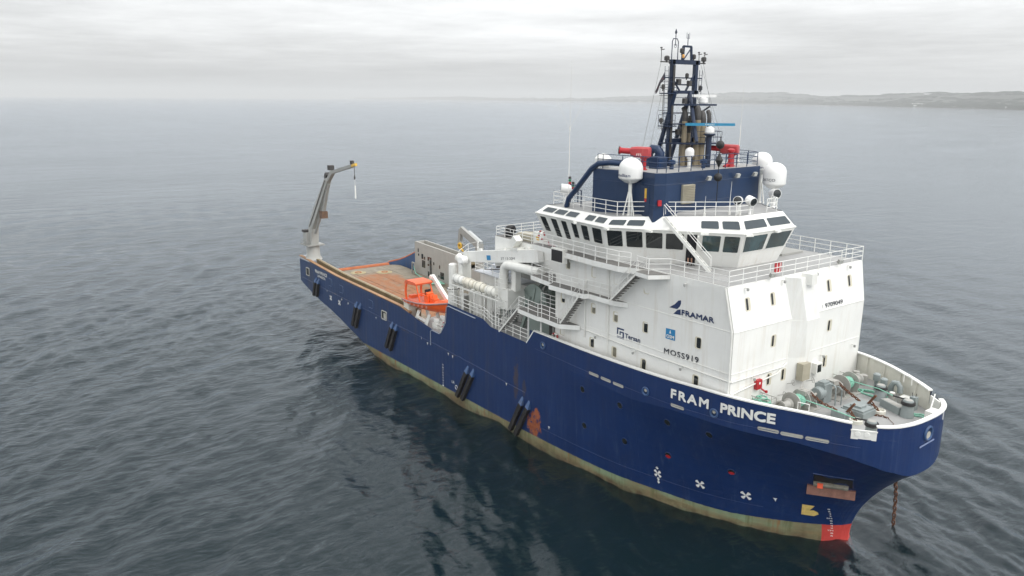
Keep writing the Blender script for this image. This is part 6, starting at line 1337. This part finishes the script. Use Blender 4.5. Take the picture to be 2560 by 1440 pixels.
for y_, yb, lab in ((-1.75,-1.05,'rusty anchor chain running from the starboard chain wheel'),(1.75,1.5,'rusty anchor chain running from the port chain wheel')):
    chain_links([(-2.7,y_*.95,10.05),(-1.9,y_+(yb-y_)*.3,9.6),(-1.0,y_+(yb-y_)*.8,9.32)], .17, .04, .09).build('deck_chain', RUST, None, label=lab, cat='chain', group='deck anchor chains')
    s = -1 if y_ < 0 else 1
    t = thing('chain_stopper', 'grey chain stopper block with rusty claw on the %s chain' % ('starboard' if y_ < 0 else 'port'), 'chain stopper', (-.75,yb,8.9)); MB().box((-.5,-.4,0),(.45,.4,.42)).build('block', VENTG, t, False); MB().beam((.3,.1,.4),(.75,.15,1.1),.16,.14).build('claw', RUST, t, False)
    t = thing('hawse_pipe', 'rusty rimmed hawse opening ahead of the %s chain stopper' % ('starboard' if y_ < 0 else 'port'), 'hawse pipe', (.35,yb+.1*s,8.9)); MB().lathe((0,0,0),[(.42,0),(.42,.22),(.34,.24),(.3,.1)],18).build('rim', CREAM, t); MB().lathe((0,0,.06),[(.31,0),(.3,.03)],14).build('dark_hole', RUST, t)
    chain_links([(-.2,yb,9.5),(.1,yb+.05*s,9.25),(.35,yb+.1*s,8.98)], .18, .045, .1).build('deck_chain', RUST, None, label=lab.replace('running from','dropping into the hawse ahead of'), cat='chain', group='deck anchor chains')
chain_links([(1.2,hb(1.2,5.6)+.02,5.6),(1.12,3.75,2.6),(1.06,4.08,0),(1.05,4.15,-1.8)], .27, .05, .12).build('anchor_chain', RUST, None, label='rusty anchor chain hanging from the bow into the water', cat='chain')
t = thing('deck_hatch', 'grey stepped hatch cover in the middle of the foredeck', 'hatch', (-.35,.25,8.9)); HG = VENTG
MB().box((-.8,-.75,0),(.8,.75,.42)).build('coaming', HG, t, False); MB().box((-.7,-.66,.42),(.7,.66,.55)).build('lid', HG, t, False); MB().box((-.4,-.35,.55),(.35,.35,.68)).build('lid_top', HG, t, False)
def bollard(loc, r, h, label, rope=None, taper=1.35):
    r *= .8; t = thing('bollard', label, 'bollard', loc, group='foredeck bollards and posts'); MB().lathe((0,0,0),[(r*taper,0),(r,h*.96),(r*.9,h)],16).build('post', GEAR if not rope else VENTG, t); MB().lathe((0,0,h),[(r*.8,0),(r*.78,.02)],14).build('cap', LETTER if not rope else GEAR, t)
    if rope: MB().torus((0,0,h-.15),(0,0,1),r+.06,.07,16,6,).torus((0,0,h-.26),(0,0,1),r+.08,.06,16,6).build('rope_turn', BLACK, t)
bollard((2.05,-2.4,8.9),.36,1.0,'bollard with dark rope turns standing by the starboard mooring notch',True)
bollard((1.75,2.5,8.9),.4,1.15,'stout bollard with dark rope turns near the port mooring notch',True)
bollard((-.9,3.9,8.9),.38,1.1,'tapered bollard with dark top near the port bulwark',True,1.5)
bollard((1.0,-3.1,8.9),.26,.55,'low pale topped post beside the starboard notch bollard',None,1.05)
bollard((-.2,4.15,8.9),.27,.7,'pale topped post between the port bollards, after one',None,1.05); bollard((.65,3.75,8.9),.27,.7,'pale topped post between the port bollards, forward one',None,1.05)
bollard((-1.0,-3.1,8.9),.22,.3,'short round pad near the starboard rope drum',None,1.05); bollard((-.2,-3.2,8.9),.25,.25,'low round pad near the starboard chain stopper',None,1.05)
t = thing('deck_locker', 'long low grey open box between the port bollards', 'box', (.6,2.85,8.9),(0,0,R(-22))); MB().box((-.9,-.3,0),(.9,.3,.5)).build('body', VENTG, t, False); MB().box((-.82,-.24,.5),(.82,.24,.515)).build('inside', GEAR, t, False)
def mushroom(x, y, k, lab):
    t = thing('deck_vent', lab, 'vent', (x,y,8.9), group='vents along the port bulwark'); MB().lathe((0,0,0),[(.18,0),(.14,.05),(.14,.55*k),(.25,.6*k),(.26,.95*k),(.15,1.02*k)],14).build('head', VENTG, t)
mushroom(-2.1,5.5,1.25,'blue grey mushroom vent by the port bulwark, after one'); mushroom(-1.4,5.2,1.15,'blue grey mushroom vent by the port bulwark, forward one')
for x, y, lab in ((-4.0,6.1,'plain grey capped post furthest aft by the port bulwark'),(-3.2,5.8,'plain grey capped post second from the house by the port bulwark')):
    t = thing('capped_post', lab, 'vent', (x,y,8.9), group='vents along the port bulwark'); MB().lathe((0,0,0),[(.25,0),(.25,.75),(.22,.78)],16).build('body', GEAR, t)
t = thing('gooseneck_vent', 'large blue grey gooseneck vent pipe by the port bulwark', 'vent', (-.7,4.9,8.9)); MB().path([(0,0,0),(0,0,.85),(.15,0,1.15),(.42,0,1.2),(.62,0,.95),(.66,0,.55)],.19,12).build('pipe', VENTG, t)
t = thing('flat_table', 'small white steel table plate by the port bulwark', 'table', (.6,4.75,8.9)); MB().box((-.4,-.25,.45),(.4,.25,.5)).build('top', LETTER, t, False); MB().beam((0,0,0),(0,0,.45),.12,.12).build('leg', GEAR, t, False)
t = thing('winch_control', 'grey control pedestal with levers near the port notch', 'control stand', (1.35,4.05,8.9)); MB().box((-.2,-.2,0),(.2,.2,.9)).build('box', VENTG, t, False); MB().tube((-.1,0,.9),(-.15,0,1.15),.02,5).tube((.1,0,.9),(.13,0,1.15),.02,5).build('lever', SOOT, t)
t = thing('black_buoy', 'round black fender buoy hung at the house corner by the port bulwark', 'buoy', (-5.3,6.5,9.9)); MB().lathe((0,0,-.4),[(.05,0),(.28,.1),(.36,.35),(.28,.62),(.05,.72)],14).build('ball', mat('dark_blue_rubber', (.015,.02,.04), .35, .2, 3), t); MB().tube((-.1,0,-1.0),(0,0,-.35),.16,8).build('stand', SOOT, t)
# ropes on the foredeck
rope_pile('mooring_rope', (-1.6,4.4,8.91), 34, 1.5, .55, .22, .05, ROPE, 'green mooring rope laid in long bights by the port drum', 8)
rope_pile('mooring_rope', (2.35,3.2,8.91), 16, .6, .3, .15, .05, ROPE, 'green rope bights between the stout port bollard and the notch', 12)
for pts, lab in (([(-2.65,-2.85,9.98),(-.6,-2.7,9.9),(1.0,-2.5,9.75)],'green mooring line from the starboard drum towards the notch bollard'),([(-2.65,2.95,9.98),(-.5,2.9,10.05),(.6,2.7,9.95)],'green mooring line from the port drum towards the stout bollard')):
    e = Vector(pts[-1]); q = Vector((2.05,-2.05,9.75)) if pts[0][1] < 0 else Vector((1.75,2.9,9.9)); t = thing('mooring_line', lab, 'rope'); MB().path(pts,.035,6).build('line', ROPE, t); MB().path([pts[-1],q],.055,6).build('chafe_sleeve', BLACK, t)
def cage(loc, lab, seed, s=1.0):
    t = thing('rope_basket', lab, 'basket', loc); mb = MB(); w, d, h = .75*s, .5*s, .7*s
    for z in (.05, h): mb.path([(-w,-d,z),(w,-d,z),(w,d,z),(-w,d,z)],.025,5,0,True)
    for x in np.linspace(-w, w, 5):
        for y in (-d, d): mb.tube((x,y,.05),(x,y,h),.018,4)
    mb.build('frame', GEAR, t); rnd = random.Random(seed); mb = MB()
    for k in range(7): mb.torus((rnd.uniform(-.3,.3)*s,rnd.uniform(-.15,.15)*s,.15+k*.07*s),(rnd.uniform(-.3,.3),rnd.uniform(-.3,.3),1),.3*s,.05,16,5)
    mb.build('rope_coil', ROPE, t)
cage((-4.35,-4.6,9.3),'rope basket with green rope against the starboard bulwark',2); cage((-4.2,4.9,8.9),'rope basket with green rope behind the port drum',4,.9)
chain_links([(-.1,1.1,8.95),(.4,.9,8.95),(.9,1.2,8.94),(1.3,1.1,8.94)],.14,.03,.07).build('loose_chain', RUST, None, label='loose rusty chain and wire lying ahead of the hatch', cat='chain')
MB().path([(1.3,1.1,8.93),(1.9,.6,8.93),(2.2,-.1,8.93),(2.8,-.2,8.93),(3.1,.5,8.93)],.015,5).build('loose_wire', RUST, None, label='thin rusty wire snaking to the bow roller', cat='wire')
t = thing('jack_staff', 'slanting white jack staff pole near the stem', 'pole', (3.55,1.2,8.9)); MB().tube((0,0,0),(-.35,1.6,1.95),.045,6).build('pole', RAILW, t)
MB().box((3.4,1.3,9.6),(4.15,2.2,10.15)).build('bow_bracket', RAILW, SHIP, False)
for x_, y_ in ((-.85,-5.45),(.35,5.0)):
    MB().path([(x_-.3,y_+.0,10.25),(x_-.3,y_,10.8),(x_+.35,y_-(.2 if y_ > 0 else -.2),10.8),(x_+.35,y_-(.2 if y_ > 0 else -.2),10.25)],.03,6).build('step_rail', RAILW, SHIP)

# ============================================================ crew member in the open door
def person():
    t = thing('person', 'person in dark top and shorts standing in the open wheelhouse door', 'person')
    base = wall_pt(*WC, .643, 17.60); n = Vector((.62,-.78,0)); sd = Vector((.78,.62,0)); o = base+n*.34; o.z = 17.62
    J = {'pel':(0,0,.93),'chest':(0,0,1.28),'neck':(0,.0,1.5),'head':(0,.02,1.66),'hl':(-.10,0,.88),'kl':(-.12,.02,.48),'al':(-.12,-.02,.08),'fl':(-.13,.14,.03),'hr':(.10,0,.88),'kr':(.12,.03,.48),'ar':(.13,-.02,.08),'fr':(.15,.14,.03),'sl':(-.19,0,1.42),'el':(-.25,.0,1.15),'wl':(-.08,.16,1.13),'sr':(.19,0,1.42),'er':(.25,0,1.15),'wr':(.08,.18,1.12)}
    E = [('pel','chest'),('chest','neck'),('neck','head'),('pel','hl'),('hl','kl'),('kl','al'),('al','fl'),('pel','hr'),('hr','kr'),('kr','ar'),('ar','fr'),('chest','sl'),('sl','el'),('el','wl'),('chest','sr'),('sr','er'),('er','wr')]
    rad = {'pel':.15,'chest':.17,'neck':.06,'head':.105,'hl':.1,'hr':.1,'kl':.065,'kr':.065,'al':.045,'ar':.045,'fl':.04,'fr':.04,'sl':.07,'sr':.07,'el':.05,'er':.05,'wl':.035,'wr':.035}
    K = list(J); me = bpy.data.meshes.new('body'); W = [tuple(o+sd*J[k][0]+n*J[k][1]+Vector((0,0,J[k][2]))) for k in K]; me.from_pydata(W, [(K.index(a),K.index(b)) for a, b in E], [])
    ob = bpy.data.objects.new('body', me); COL.objects.link(ob); md = ob.modifiers.new('s','SKIN')
    for i, k in enumerate(K): me.skin_vertices[0].data[i].radius = (rad[k],)*2
    me.skin_vertices[0].data[0].use_root = True; ob.modifiers.new('d','SUBSURF').levels = 1
    bpy.context.view_layer.update(); nm = bpy.data.meshes.new_from_object(ob.evaluated_get(bpy.context.evaluated_depsgraph_get())); bpy.data.objects.remove(ob)
    for m in (CLOTH, SKIN, mat('dark_hair', (.03,.02,.015), .7, .2, 8)): nm.materials.append(m)
    for p in nm.polygons:
        z = p.center.z-17.62; q = p.center-o; p.material_index = 1 if (.12 < z < .55 or 1.5 < z < 1.68 or (z < 1.2 and z > 1.08 and q.dot(n) > .12)) else (2 if z >= 1.68 else 0); p.use_smooth = True
    put('body', nm, t)
person()

# ============================================================ bow ripple: foam streaks where the stem meets the water
